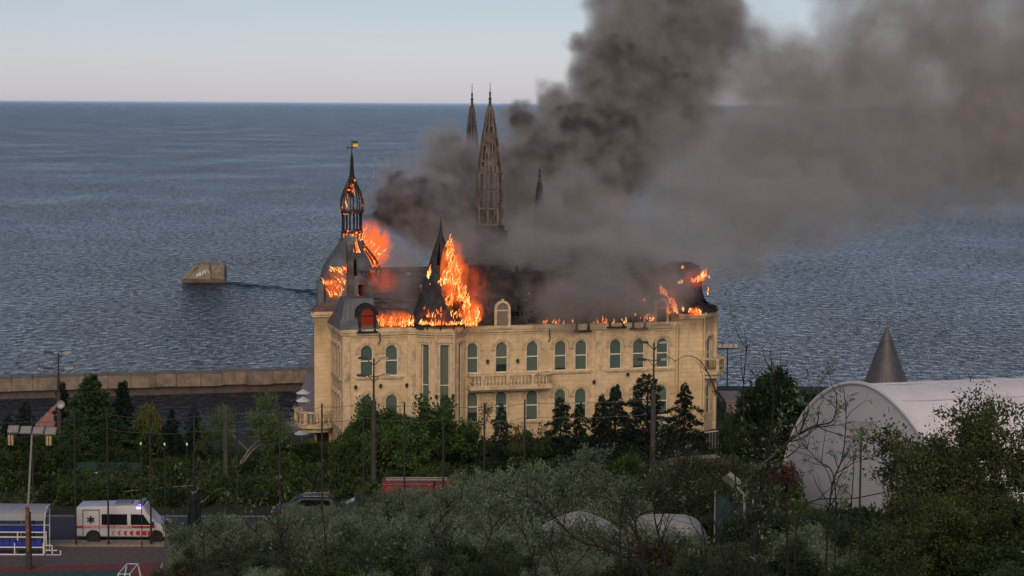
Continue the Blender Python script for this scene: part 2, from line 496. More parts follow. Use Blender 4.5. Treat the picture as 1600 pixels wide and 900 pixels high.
M['leaf_red'] = leaf_mat('rusty_leaf', (0.035, 0.021, 0.013), (0.095, 0.05, 0.032))

# ------------------------------------------------------------------ the setting: sea, ground, road, courts
def sea_material():
    m, nt, out = newmat('sea_water')
    geo = N(nt, 'ShaderNodeNewGeometry')
    mp = N(nt, 'ShaderNodeMapping'); mp.inputs['Scale'].default_value = (0.85, 0.5, 0.2); mp.inputs['Rotation'].default_value = (0, 0, R(12))
    nt.links.new(geo.outputs['Position'], mp.inputs[0])
    n1 = N(nt, 'ShaderNodeTexNoise', i_Scale=1.0, i_Detail=7.0, i_Roughness=0.5, i_Distortion=0.5)
    nt.links.new(mp.outputs[0], n1.inputs['Vector'])
    n3 = N(nt, 'ShaderNodeTexNoise', i_Scale=0.012, i_Detail=3.0)
    nt.links.new(geo.outputs['Position'], n3.inputs['Vector'])
    bp = N(nt, 'ShaderNodeBump', i_Strength=1.0, i_Distance=4.0)
    nt.links.new(n1.outputs[0], bp.inputs['Height'])
    n4 = N(nt, 'ShaderNodeTexNoise', i_Scale=0.006, i_Detail=4.0, i_Roughness=0.6); nt.links.new(mp.outputs[0], n4.inputs['Vector']); n4.inputs['Scale'].default_value = 0.02
    wr = N(nt, 'ShaderNodeMapRange'); wr.inputs['From Min'].default_value = 0.35; wr.inputs['From Max'].default_value = 0.65; wr.inputs['To Min'].default_value = 0.55; wr.inputs['To Max'].default_value = 1.0
    nt.links.new(n4.outputs[0], wr.inputs[0]); nt.links.new(wr.outputs[0], bp.inputs['Strength'])
    c = ramp(nt, n3.outputs[0], [(0.35, (0.013, 0.023, 0.033)), (0.7, (0.020, 0.032, 0.044))])
    d = N(nt, 'ShaderNodeBsdfDiffuse'); nt.links.new(c, d.inputs['Color']); nt.links.new(bp.outputs[0], d.inputs['Normal'])
    g = N(nt, 'ShaderNodeBsdfGlossy', i_Roughness=0.12); g.inputs['Color'].default_value = (0.84, 0.87, 0.91, 1); nt.links.new(bp.outputs[0], g.inputs['Normal'])
    fr = N(nt, 'ShaderNodeFresnel', i_IOR=1.33); nt.links.new(bp.outputs[0], fr.inputs['Normal'])
    fm = N(nt, 'ShaderNodeMapRange'); fm.inputs['From Min'].default_value = 0.10; fm.inputs['From Max'].default_value = 1.0; fm.inputs['To Min'].default_value = 0.02; fm.inputs['To Max'].default_value = 1.5
    nt.links.new(fr.outputs[0], fm.inputs[0])
    ms = N(nt, 'ShaderNodeMixShader'); nt.links.new(fm.outputs[0], ms.inputs[0]); nt.links.new(d.outputs[0], ms.inputs[1]); nt.links.new(g.outputs[0], ms.inputs[2])
    nt.links.new(ms.outputs[0], out.inputs[0])
    return m
M['sea'] = sea_material()

mb = MB()
ys = [-400, 100, 150, 250, 400, 700, 1500, 4000, 12000, 50000, 250000]
W = 400000
for a, b in zip(ys[:-1], ys[1:]):
    wa, wb = 400 + a * 1.2, 400 + b * 1.2
    wa, wb = max(wa, 600), max(wb, 600)
    mb.add([(-wa, a, 0), (wa, a, 0), (wb, b, 0), (-wb, b, 0)], [(0, 1, 2, 3)])
tag(mb.build('sea', M['sea']), kind='structure')

def smooth01(t):
    t = max(0.0, min(1.0, t)); return t * t * (3 - 2 * t)

def ground_h(x, y):
    z = 4.0
    if y < 106: z += (106 - y) * 0.245
    if y > 150 and x < -6: z -= 1.9 * smooth01((y - 150) / 9) * smooth01((-6 - x) / 6)
    shore = 172 if x < -20 else (172 + (x + 20) * 1.0 if x < -2 else 190)
    if y > shore: z -= 8 * smooth01((y - shore) / 7)
    if y < 106: z += 0.25 * mnoise.noise((x * 0.2, y * 0.2, 0))
    return z

mb = MB()
xs = [-140, -110, -90, -75] + list(range(-64, 66, 2)) + [75, 90, 110, 140]
yy = [-40, -20, 0, 10, 20, 30, 40, 50, 60, 70, 80, 86, 90, 94, 98, 102] + list(range(104, 206, 2))
for y in yy:
    for x in xs: mb.v.append((x, y, ground_h(x, y)))
nx = len(xs)
for j in range(len(yy) - 1):
    for i in range(nx - 1):
        mb.f.append([j * nx + i, j * nx + i + 1, (j + 1) * nx + i + 1, (j + 1) * nx + i]); mb.mi.append(0)
tag(mb.build('ground', M['soil'], smooth=True), kind='structure')

def sheet(name, pts, z, m, th=None):
    mb = MB()
    if th: mb.prism([(p[0], p[1]) for p in pts], z - th, z)
    else: mb.add([(p[0], p[1], z) for p in pts], [tuple(range(len(pts)))])
    return tag(mb.build(name, m), kind='structure')

sheet('road', [(-64, 120.3), (64, 122.9), (64, 130.2), (-64, 127.6)], 4.03, M['asphalt'])
sheet('road_edge_line', [(-64, 127.05), (64, 129.65), (64, 129.8), (-64, 127.2)], 4.036, M['line'])
sheet('kerb', [(-64, 119.3), (64, 121.9), (64, 122.15), (-64, 119.55)], 4.15, M['kerb'], 0.3)
sheet('pavement', [(-64, 118.3), (64, 120.9), (64, 121.9), (-64, 119.3)], 4.12, M['kerb'], 0.2)
sheet('brown_forecourt', [(-64, 104.5), (64, 104.5), (64, 120.85), (-64, 118.25)], 4.012, M['brown_pave'])
pr = [on_z(-60, 889, 4), on_z(253, 880, 4), on_z(238, 920, 4), on_z(-60, 930, 4)]
sheet('red_court_border', [(p.x, p.y) for p in pr] , 4.018, M['red_court'])
sheet('court_surface', [(p.x, p.y) for p in (on_z(-60, 897, 4), on_z(205, 890, 4), on_z(195, 922, 4), on_z(-60, 930, 4))], 4.024, M['green_court'])
pr = [on_z(300, 868, 4), on_z(640, 846, 4), on_z(640, 890, 4), on_z(300, 900, 4)]
sheet('clay_yard', [(p.x, p.y) for p in pr], 4.018, simple('terracotta_clay', (0.20, 0.075, 0.045), 0.9, var=0.3, scale=1.5))
lb = on_z(253, 880, 4); lc = on_z(238, 920, 4)
sheet('court_line', [(lb.x, lb.y), (lb.x + .07, lb.y), (lc.x + .07, lc.y), (lc.x, lc.y)], 4.024, M['line'])

# quay beside the castle, with its stair, and the promenade behind it
q = [(-19.6, 157), (-21.6, 206), (-24.6, 246), (-8, 246), (-4, 200), (-9, 157)]
tag(MB().prism(q, -3, 2.0).build('quay', M['paving']), kind='structure')
mb = MB()
for i in range(6):
    mb.box((-18.4, 207.6 + i * 0.45, 2.0 + 0.09 * (i + 1)), (4.6, 0.45, 0.18 * (i + 1)))
mb.box((-17.5, 225, 2.6), (6.0, 30, 1.2))
tag(mb.build('quay_steps', M['paving']), kind='structure')

# jetty: a row of cap blocks on a dark undercut footing
A, B = Vector((-92, 195.2, 0)), Vector((-21.0, 212.4, 0))
d = (B - A); L = d.length; ang = math.atan2(d.y, d.x)
jet = thing('jetty', 'long weathered concrete jetty reaching across the sea from the quay', 'jetty', A, ang)
mb = MB(); rng = random.Random(4); x = 0.0
while x < L:
    w = min(rng.uniform(2.1, 2.9), L - x)
    dy, dz = rng.uniform(-.07, .07), rng.uniform(-.05, .05)
    mb.box((x + w / 2, 1.6 + dy, 1.55 + dz), (w - 0.06, 3.2, 1.35))
    x += w
mb.box((L / 2, 1.62, 1.5), (L, 3.0, 1.2))
cap = mb.build('cap_course', M['concrete'], jet); bevelled(cap, 0.05, 1)
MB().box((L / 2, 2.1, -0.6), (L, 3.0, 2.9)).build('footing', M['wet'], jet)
# ------------------------------------------------------------------ the castle
TH = R(15)
C0 = Vector((at(535, 515, 155).x, 155.0, 0))
EX, EY = Vector((math.cos(TH), math.sin(TH), 0)), Vector((-math.sin(TH), math.cos(TH), 0))
def loc(p):
    q = Vector(p) - C0
    return Vector((q.dot(EX), q.dot(EY), q.z))
def wld(u, v, z):
    return C0 + EX * u + EY * v + Vector((0, 0, z))
def front(px, py, v=0.0):
    d = ray(px, py); o = C0 + EY * v
    t = (Vector((o.x, o.y, 0)).dot(EY)) / d.dot(EY)
    return loc(Vector((0, 0, CAM_H)) + d * t)

castle = thing('castle', 'sandstone palace with its roofs and spires burning on the shore', 'castle', C0, TH)
ZB, ZE = 0.5, 13.25

def arch(w, h, n=12, grow=0.0, z0=0.0):
    r = w / 2 + grow
    sp = h - w / 2
    return [(-r, z0)] + [(-r * math.cos(math.pi * i / n), sp + r * math.sin(math.pi * i / n)) for i in range(n + 1)] + [(r, z0)]

def seg_arch(w, h, n=12, grow=0.0):
    return arch(w, h, n, grow)

def window_meshes(w, h, key, trans=0.5):
    s = MB()
    s.band(arch(w, h, grow=0.17), arch(w, h, grow=0.0), -0.07, 0.05)
    a = arch(w, h, 12, 0.30)[1:-1]; b = arch(w, h, 12, 0.19)[1:-1]
    s.band(a, b, -0.12, 0.02)
    s.box((0, -0.10, h + 0.22), (0.22, 0.2, 0.34))
    for sx in (-1, 1): s.box((sx * (w / 2 + 0.25), -0.07, h - w / 2 - 0.04), (0.26, 0.12, 0.14))
    fr = MB()
    fr.band(arch(w, h), arch(w, h, grow=-0.075), 0.08, 0.17)
    zt = h * trans
    fr.box((0, 0.115, zt), (w - 0.05, 0.10, 0.09)); fr.box((0, 0.125, 0.05), (w - 0.05, 0.09, 0.1))
    pn = MB().slab(arch(w, h, grow=-0.03), 0.15, 0.20)
    sl = MB().box((0, -0.09, -0.06), (w + 0.75, 0.22, 0.12)).box((0, -0.05, -0.17), (w + 0.45, 0.14, 0.10))
    return (s.mesh('window', M['trim']), fr.mesh('frame', M['sash']), pn.mesh('pane', M['pane']), sl.mesh('sill', M['trim']))

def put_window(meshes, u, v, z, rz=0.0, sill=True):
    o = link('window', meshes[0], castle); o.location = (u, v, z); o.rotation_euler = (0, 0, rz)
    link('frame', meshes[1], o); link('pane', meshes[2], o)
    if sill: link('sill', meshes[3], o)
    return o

def cutter(mb, w, h, u, v, z, rz=0.0, depth=0.45):
    Mx = Matrix.Translation((u, v, z)) @ Matrix.Rotation(rz, 4, 'Z')
    mb.slab(arch(w, h), -0.4, depth, Mx)

WU = [front(573, 540).x, front(612, 540).x, front(738, 540).x, front(784, 540).x, front(832, 540).x,
      front(876, 540).x, front(908, 540).x, front(962, 540).x, front(998, 540).x, front(1035, 540).x]
wm = window_meshes(1.04, 2.5, 'front')
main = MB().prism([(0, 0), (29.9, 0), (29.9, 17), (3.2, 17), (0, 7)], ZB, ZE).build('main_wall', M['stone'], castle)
cut = MB()
for u in WU:
    for z in (9.45, 5.5): cutter(cut, 1.04, 2.5, u, 0, z)
SIDE = [(1.2, 'n'), (2.55, 'n'), (3.9, 'n')]
for v, _ in SIDE:
    for z in (9.3, 5.4): cutter(cut, 0.75, 2.5, 0, v, z, R(-90))
carve(main, cut)
for u in WU:
    for z in (9.45, 5.5): put_window(wm, u, 0, z)
ws = window_meshes(0.75, 2.5, 'side')
for v, _ in SIDE:
    for z in (9.3, 5.4): put_window(ws, 0, v, z, R(-90))

# the wing standing out on the seaward side, with its curved balcony
wing = MB().prism([(-1.35, 5.3), (4, 5.3), (4, 14), (1.0, 14), (-1.05, 6.7)], ZB, 14.15).build('wing_wall', M['stone'], castle)
# polygonal bay in the middle of the front
b0, b1 = front(648, 560).x, front(729, 560).x
c0, c1 = front(681, 560, -1.35).x, front(709, 560, -1.35).x
bay_poly = [(b0, 0.2), (b0, 0), (c0, -1.35), (c1, -1.35), (b1, 0), (b1, 0.2)]
bay = MB().prism(bay_poly, ZB, 13.2).build('bay_wall', M['stone'], castle)
def bay_window(p, q_, w, h, z):
    p, q_ = Vector(p), Vector(q_)
    mid = (p + q_) / 2; dr = q_ - p; rz = math.atan2(dr.y, dr.x)
    cm = MB(); Mx = Matrix.Translation((mid.x, mid.y, z)) @ Matrix.Rotation(rz, 4, 'Z')
    cm.box((0, -0.05, h / 2), (w, 0.8, h), Mx)
    carve(bay, cm)
    o2 = [(-w / 2, 0), (-w / 2, h), (w / 2, h), (w / 2, 0)]
    g = lambda k: [(-w / 2 - k, -k), (-w / 2 - k, h + k), (w / 2 + k, h + k), (w / 2 + k, -k)]
    s = MB().band(g(0.16), g(0.0), -0.07, 0.04, closed=True).box((0, -0.1, h + 0.24), (w + 0.5, 0.2, 0.12))
    o = s.build('bay_window', M['trim'], castle); o.location = (mid.x, mid.y, z); o.rotation_euler = (0, 0, rz)
    fr = MB().band(g(-0.01), g(-0.06), 0.10, 0.18, closed=True)
    fr.box((0, 0.14, h * 0.575), (w - 0.04, 0.07, 0.07))
    fr.build('frame', M['sash'], o)
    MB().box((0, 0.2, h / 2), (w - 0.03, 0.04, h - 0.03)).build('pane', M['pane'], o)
bay_window((b0, 0), (c0, -1.35), 0.72, 7.6, 4.4)
bay_window((c0, -1.35), (c1, -1.35), 0.80, 7.6, 4.4)
bay_window((c1, -1.35), (b1, 0), 0.62, 7.6, 4.4)
mb = MB()
for p in bay_poly[1:5]:
    MB().tube([(p[0], p[1] - 0.03, ZB), (p[0], p[1] - 0.03, 13.15)], 0.10, 8).build('colonnette', M['trim'], castle)

def cornice(path, prof, name):
    """trim following a path of (u,v) points; prof = list of (z0,z1,projection)"""
    mb = MB()
    for k in range(len(path) - 1):
        a, b = Vector((*path[k], 0)), Vector((*path[k + 1], 0))
        d = (b - a).normalized(); nrm = Vector((d.y, -d.x, 0))
        for z0, z1, pj in prof:
            c = (a + b) / 2 + nrm * (pj / 2 - 0.05)
            Mx = Matrix.Translation((c.x, c.y, (z0 + z1) / 2)) @ Matrix.Rotation(math.atan2(d.y, d.x), 4, 'Z')
            mb.box((0, 0, 0), ((b - a).length + pj * 0.8 - k * 0.004, pj + 0.1 - k * 0.004, z1 - z0 - k * 0.004), Mx)
    return mb.build(name, M['trim'], castle)
prof = [(12.98, 13.28, 0.26), (12.78, 12.98, 0.16), (12.60, 12.68, 0.08)]
cornice([(0, 0), (b0, 0)], prof, 'cornice')
cornice([(b0, 0), (c0, -1.35), (c1, -1.35), (b1, 0)], prof, 'cornice')
cornice([(b1, 0), (28, 0)], prof, 'cornice')
cornice([(0, 5.3), (0, 0)], prof, 'cornice')
cornice([(-1.05, 6.7), (-1.35, 5.3), (0.1, 5.3)], [(13.9, 14.2, 0.26), (13.7, 13.9, 0.15)], 'cornice')
cornice([(0.0, 0), (b0, 0)], [(5.05, 5.2, 0.07)], 'string_course')
cornice([(b1, 0), (28, 0)], [(5.05, 5.2, 0.07)], 'string_course')
for u in (0.35, b0 - 0.35, 21.0):
    MB().box((u, -0.04, (ZB + 12.6) / 2), (0.5, 0.12, 12.6 - ZB)).build('pilaster', M['trim'], castle)
for px, py in ((555, 605), (594, 603), (635, 602), (681, 620), (707, 619), (761, 565), (808, 564), (980, 585), (927, 597)):
    v = -1.35 if 650 < px < 725 else 0
    p = front(px, py, v)
    mb = MB().box((0, -0.06, 0), (0.16, 0.12, 0.10)).lathe([(0.10, -0.12), (0.13, 0.12), (0.05, 0.2)], 8, (0, -0.2, 0))
    o = mb.build('wall_lamp', M['iron'], castle); o.location = (p.x, v, p.z)
mb = MB()
for px, py, h in ((857, 513, 0.8), (592, 520, 0.6), (703, 512, 0.7)):
    p = front(px, py, 0); mb.tube([(p.x, -0.3, p.z), (p.x + 0.05, -0.32, p.z - h), (p.x - 0.1, -0.3, p.z - h - 0.3)], 0.05, 5)
mb.build('hanging_debris', M['char_dead'], castle)

def balustrade_run(pts, z, hh=0.95, step=0.30, post_every=7):
    """rail on a path of points, with turned balusters between"""
    mb = MB(); pts = [Vector(p) for p in pts]
    k = 0
    for a, b in zip(pts[:-1], pts[1:]):
        L = (b - a).length; n = max(1, round(L / step))
        mb.bar(a + Vector((0, 0, z + hh)), b + Vector((0, 0, z + hh)), 0.26, 0.13)
        mb.bar(a + Vector((0, 0, z + 0.07)), b + Vector((0, 0, z + 0.07)), 0.24, 0.12)
        for i in range(n + 1):
            p = a + (b - a) * (i / n)
            if k % post_every == 0: mb.box((p.x, p.y, z + hh / 2), (0.27, 0.27, hh))
            else: mb.lathe([(0.06, 0.12), (0.06, 0.2), (0.105, 0.36), (0.05, 0.62), (0.05, 0.75), (0.08, 0.86)], 6, (p.x, p.y, z), cap=False)
            k += 1
    return mb

# long balcony over the second to fourth windows
ba, bb = front(729, 585).x + 0.15, front(856, 585).x - 0.1
o = MB().box(((ba + bb) / 2, -0.62, 8.38), (bb - ba + 0.3, 1.2, 0.22)).build('balcony', M['trim'], castle)
MB().box(((ba + bb) / 2, -0.42, 8.18), (bb - ba, 0.8, 0.2)).build('corbel', M['trim'], o)
balustrade_run([(ba, -0.05, 0), (ba, -1.05, 0), (bb, -1.05, 0), (bb, -0.05, 0)], 8.49).build('balustrade', M['trim'], o)

def round_balcony(cu, cv, z, r, a0, a1):
    arc = [(cu + r * math.cos(R(a0 + (a1 - a0) * i / 12)), cv + r * math.sin(R(a0 + (a1 - a0) * i / 12)), 0) for i in range(13)]
    o = MB().prism([(cu, cv)] + [(p[0], p[1]) for p in arc], z - 0.25, z).build('balcony', M['trim'], castle)
    m2 = MB().prism([(cu, cv)] + [(cu + (p[0] - cu) * 0.8, cv + (p[1] - cv) * 0.8) for p in arc], z - 0.6, z - 0.25)
    m2.build('corbel', M['trim'], o)
    arc2 = [(cu + (p[0] - cu) * 0.94, cv + (p[1] - cv) * 0.94, 0) for p in arc]
    balustrade_run(arc2, z, 1.05, 0.3, 8).build('balustrade', M['trim'], o)
p = loc(at(494, 655, 161))
round_balcony(-1.2, 5.6, 5.05, 1.75, 130, 345)
MB().box((-0.7, 5.28, 2.9), (1.0, 0.1, 2.6)).build('terrace_door', M['void'], castle)

# octagonal corner tower at the far end of the front
RT = 2.62; tc = (28.95, RT - 0.09)
octp = [(tc[0] + RT / math.cos(R(22.5)) * math.cos(R(22.5 + 45 * k)), tc[1] + RT / math.cos(R(22.5)) * math.sin(R(22.5 + 45 * k))) for k in range(8)]
tower = MB().prism(octp, ZB, 13.95).build('tower_wall', M['stone'], castle)
fa, fb = Vector(octp[6]), Vector(octp[7])
fm = (fa + fb) / 2; fz = math.atan2((fb - fa).y, (fb - fa).x)
cut = MB()
for z in (9.2, 5.4): cutter(cut, 0.95, 2.7, fm.x, fm.y, z, fz)
carve(tower, cut)
wt = window_meshes(0.95, 2.7, 'tower')
for z in (9.2, 5.4): put_window(wt, fm.x, fm.y, z, fz, sill=False)
round_balcony(fm.x, fm.y, 9.1, 1.3, -135, 45)
for k in (5, 6, 7):
    MB().box((0, 0, 0), (0.5, 0.14, 13.3), Matrix.Translation((octp[k][0], octp[k][1], 6.9)) @ Matrix.Rotation(R(45 * k - 22.5 - 22.5 + 45), 4, 'Z')).build('pilaster', M['stone'], castle)
cornice([octp[5], octp[6], octp[7], octp[0], octp[1]], [(13.7, 14.0, 0.28), (13.5, 13.7, 0.14)], 'cornice')

# ---------------- burnt roofs
rng = random.Random(11)
def holed_slope(mb, u0, u1, fn, n, m, seed, hole=0.2, jit=0.10, ku=0.55):
    """a roof slope u0..u1 whose cross-section is fn(t)->(v,z); ragged holes"""
    nu, nv = n, m
    base = len(mb.v)
    for j in range(nv + 1):
        for i in range(nu + 1):
            u = u0 + (u1 - u0) * i / nu; v, z = fn(j / nv)
            q = mnoise.noise_vector((u * 0.9 + seed, v * 0.9, z * 0.9)) * jit * 2
            mb.v.append((u + q.x, v + q.y, z + q.z * (1 if j else 0)))
    for j in range(nv):
        for i in range(nu):
            u = u0 + (u1 - u0) * (i + .5) / nu; v, z = fn((j + .5) / nv)
            h = mnoise.fractal((u * ku + seed, v * 0.8, z * 0.8), 0.8, 2.0, 4)
            if h > 0.55 - hole * (0.8 + 0.8 * j / nv): continue
            a = base + j * (nu + 1) + i
            mb.f.append([a, a + 1, a + nu + 2, a + nu + 1]); mb.mi.append(mb.cur)

mans = lambda t: (0.25 + 1.6 * t + 0.5 * t * t, 13.32 + 4.1 * math.sin(t * 1.35))
mb = MB()
holed_slope(mb, 10.2, 27.4, mans, 90, 16, 3.3, 0.16)
holed_slope(mb, 10.2, 27.4, lambda t: (2.35 + 12 * t, 17.3 + 0.8 * math.sin(t * 3)), 60, 24, 7.3, 0.3)
roof = mb.build('roof', M['char'], castle)
mb = MB()
for i in range(44):
    u = 10.2 + i * 0.4
    if rng.random() < 0.2: continue
    a, b = mans(0), mans(rng.uniform(0.5, 1.0)); mb.bar((u, a[0] + .15, a[1]), (u + rng.uniform(-.2, .2), b[0] + .15, b[1] + rng.uniform(0, .6)), 0.09, 0.14)
for z in (14.2, 15.3, 16.4): mb.bar((10.2, 1.6, z), (27, 1.6, z + rng.uniform(-.3, .3)), 0.12)
for i in range(40):
    a = Vector((rng.uniform(10, 27), rng.uniform(0.4, 3), 13.4)); dv = Vector((rng.uniform(-1, 1), rng.uniform(-.3, .5), rng.uniform(.2, 1))).normalized() * rng.uniform(.8, 2.4)
    mb.bar(a, a + dv, 0.08)
mb.build('rafter', M['char_dead'], roof)
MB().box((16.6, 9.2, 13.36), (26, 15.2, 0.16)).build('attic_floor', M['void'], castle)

# left half of the front: open rafters and purlins, ridge at 17.4
lm = lambda t: (0.3 + 4.6 * t, 13.35 + 4.15 * t)
mb = MB()
holed_slope(mb, 2.4, 10.4, lm, 44, 18, 21.0, 0.08, 0.08)
roof2 = mb.build('roof', M['ash'], castle)
mb = MB()
for i in range(18):
    u = 2.5 + i * 0.46
    if rng.random() < .3: continue
    tt = rng.uniform(.5, 1); mb.bar((u, 0.45, 13.4), (u + rng.uniform(-.25, .25), .45 + 4.45 * tt, 13.4 + 4.1 * tt), 0.07, 0.1)
for t in np.linspace(0.05, 1, 12):
    v, z = lm(t); t += rng.uniform(-.03, .03); ua = rng.uniform(2.2, 4.5); ub = rng.uniform(7, 10.3)
    mb.bar((ua, v - .1, z + 0.12 + rng.uniform(-.1, .1)), (ub, v - .1, z + 0.12 + rng.uniform(-.35, .15)), 0.07)
for i in range(16):
    a = Vector((rng.uniform(2.4, 10), 0, 0)); t = rng.random(); v, z = lm(t); a.y, a.z = v - .2, z + .2
    mb.bar(a, a + Vector((rng.uniform(-1, 1), rng.uniform(-.2, .2), rng.uniform(-.3, .9))), .05)
mb.bar((2.2, 4.9, 17.55), (10.6, 4.9, 17.5), 0.2)
for i in range(14):
    u = 2.5 + i * 0.6; mb.bar((u, 4.9, 17.5), (u, 8.5, 14), 0.1)
mb.build('rafter', M['timber_grey'], roof2)

# zinc hip over the near corner and the tiled skirt behind it
mb = MB()
lo = [(-0.3, -0.32), (2.9, -0.32), (2.9, 3.2), (-0.3, 3.2)]; hi = [(0.35, 0.75), (2.6, 0.75), (2.6, 3.0), (0.35, 3.0)]
def frustum(mb, lo, z0, hi, z1):
    n = len(lo)
    mb.add([(p[0], p[1], z0) for p in lo] + [(p[0], p[1], z1) for p in hi], [tuple(range(n, 2 * n)), tuple(reversed(range(n)))] + [(i, (i + 1) % n, n + (i + 1) % n, n + i) for i in range(n)])
frustum(mb, lo, 13.29, [(p[0] * .8 + h[0] * .2, p[1] * .55 + h[1] * .45) for p, h in zip(lo, hi)], 13.9)
frustum(mb, [(p[0] * .6 + h[0] * .4, p[1] * .5 + h[1] * .5) for p, h in zip(lo, hi)], 13.88, hi, 15.6)
for i in range(7): mb.bar((0.2 + i * 0.38, 0.1, 13.9), (0.45 + i * 0.34, 0.72, 15.6), 0.04, 0.06)
mb.build('corner_roof', M['zinc'], castle)
mb = MB()
frustum(mb, [(-0.3, 2.8), (2.4, 2.8), (2.4, 5.4), (-0.3, 5.4)], 13.29, [(0.6, 3.0), (2.4, 3.0), (2.4, 5.3), (0.6, 5.3)], 14.9)
frustum(mb, [(-1.7, 4.95), (4.1, 4.95), (4.1, 14.2), (0.7, 14.2), (-1.4, 6.8)], 14.2, [(-0.7, 5.8), (4.0, 5.8), (4.0, 13.5), (1.2, 13.5), (-0.5, 7.2)], 14.75)
mb.build('skirt_roof', M['tile'], castle)
MB().box((-0.72, 6.2, 15.4), (0.5, 0.5, 2.2)).box((-0.72, 6.2, 16.52), (0.62, 0.62, 0.1)).build('chimney', M['zinc'], castle)

# ogee roof of the wing, half burnt away, with a lantern on top
pc = loc(at(550, 420, 163)); OC = (pc.x, pc.y)
prof_o = [(2.95, 14.5), (2.78, 15.4), (2.67, 16.3), (2.56, 17.0), (2.38, 17.6), (1.98, 18.3), (1.55, 18.8), (1.22, 19.25), (0.97, 19.7), (0.84, 20.1), (0.80, 20.5)]
def ok(i, k):
    a = (k + .5) / 32 * 360
    if 130 < a < 262: return True
    h = mnoise.noise((math.cos(R(a)) * 2.2, math.sin(R(a)) * 2.2, i * 0.55))
    if 262 <= a < 300: return h > -0.05
    return h > 0.22 or (i > 8)
ogee = MB().lathe(prof_o, 32, (*OC, 0), keep=ok, cap=False)
og = ogee.build('ogee_roof', M['zinc'], castle)
sol = og.modifiers.new('s', 'SOLIDIFY'); sol.thickness = 0.08; og.data = evaluated(og, 'ogee_roof'); og.modifiers.clear()
mb = MB()
for k in range(16):
    a = 2 * math.pi * k / 16
    if k % 2 and rng.random() < .4: continue
    mb.tube([(OC[0] + (r - .12) * math.cos(a), OC[1] + (r - .12) * math.sin(a), z) for r, z in prof_o], 0.07, 5)
mb.build('rib', M['rib'], og)
MB().tube([(OC[0] + (r + .03) * math.cos(R(187)), OC[1] + (r + .03) * math.sin(R(187)), z) for r, z in prof_o], 0.07, 6).build('ridge_roll', M['iron'], og)
MB().lathe([(2.4, 14.3), (2.3, 15.2), (1.2, 17.6), (0.5, 18.6)], 12, (*OC, 0)).build('burnt_core', M['char'], og)
# lantern
lan = MB().lathe([(0.92, 20.3), (0.95, 20.45), (0.86, 20.5), (0.86, 20.6)], 16, (*OC, 0)).build('lantern', M['rib'], castle)
mb = MB()
for k in range(8):
    a = 2 * math.pi * (k + .5) / 8
    mb.tube([(OC[0] + .78 * math.cos(a), OC[1] + .78 * math.sin(a), 20.5), (OC[0] + .78 * math.cos(a), OC[1] + .78 * math.sin(a), 22.0)], 0.075, 6)
mb.build('columns', M['char_dead'], lan)
MB().lathe([(0.92, 21.95), (1.0, 22.05), (1.0, 22.18), (0.9, 22.22)], 16, (*OC, 0)).build('ring_beam', M['rib'], lan)
dp = [(0.90, 22.2), (0.93, 22.7), (0.88, 23.2), (0.72, 23.7), (0.48, 24.2), (0.30, 24.6), (0.22, 24.9)]
mb = MB()
for k in range(10):
    a = 2 * math.pi * k / 10
    mb.tube([(OC[0] + r * math.cos(a), OC[1] + r * math.sin(a), z) for r, z in dp], 0.065, 5)
for k in (2, 5, 9):
    for i in range(2, 6):
        r0, z0 = dp[i]; r1, z1 = dp[i + 1]; a, b = 2 * math.pi * k / 10, 2 * math.pi * (k + 1) / 10
        mb.add([(OC[0] + r0 * math.cos(a), OC[1] + r0 * math.sin(a), z0), (OC[0] + r0 * math.cos(b), OC[1] + r0 * math.sin(b), z0), (OC[0] + r1 * math.cos(b), OC[1] + r1 * math.sin(b), z1), (OC[0] + r1 * math.cos(a), OC[1] + r1 * math.sin(a), z1)], [(0, 1, 2, 3)])
mb.build('dome_ribs', M['rib'], lan)
MB().lathe([(0.24, 24.85), (0.16, 25.6), (0.13, 26.3), (0.05, 26.9)], 8, (*OC, 0)).build('spike', M['char_dead'], lan)
mb = MB().tube([(*OC, 26.8), (*OC, 28.0)], 0.03, 5).lathe([(0.02, 27.12), (0.1, 27.2), (0.02, 27.3)], 8, (*OC, 0))
mb.bar((OC[0] - 0.4, OC[1], 27.32), (OC[0] + 0.4, OC[1], 27.30), 0.04, 0.10).bar((OC[0], OC[1] - 0.3, 27.3), (OC[0], OC[1] + 0.3, 27.3), 0.04)
mb.add([(OC[0] - .5, OC[1], 27.25), (OC[0] - .28, OC[1], 27.42), (OC[0] - .28, OC[1], 27.12)], [(0, 1, 2)])
mb.slab([(OC[0] + .0, 27.62), (OC[0] + .48, 27.62), (OC[0] + .48, 27.86), (OC[0] + .0, 27.8)], OC[1] - .02, OC[1] + .02)
vane = mb.build('weather_vane', M['iron'], lan)
MB().box((OC[0] + .29, OC[1] - .01, 27.49), (0.40, 0.05, 0.26)).build('gilded_flag', M['gold'], vane)
# slender chimney before the ogee roof
p = loc(at(547, 470, 160.3))
ch = MB().box((p.x, p.y, p.z + 2.1), (0.5, 0.5, 5.0)).box((p.x, p.y, p.z + 4.55), (0.62, 0.62, 0.14))
ch.build('chimney', M['timber_grey'], castle)
MB().lathe([(0.42, 0), (0.05, 0.65)], 4, (p.x, p.y, p.z + 4.62), R(45)).build('chimney_cap', M['zinc'], castle)

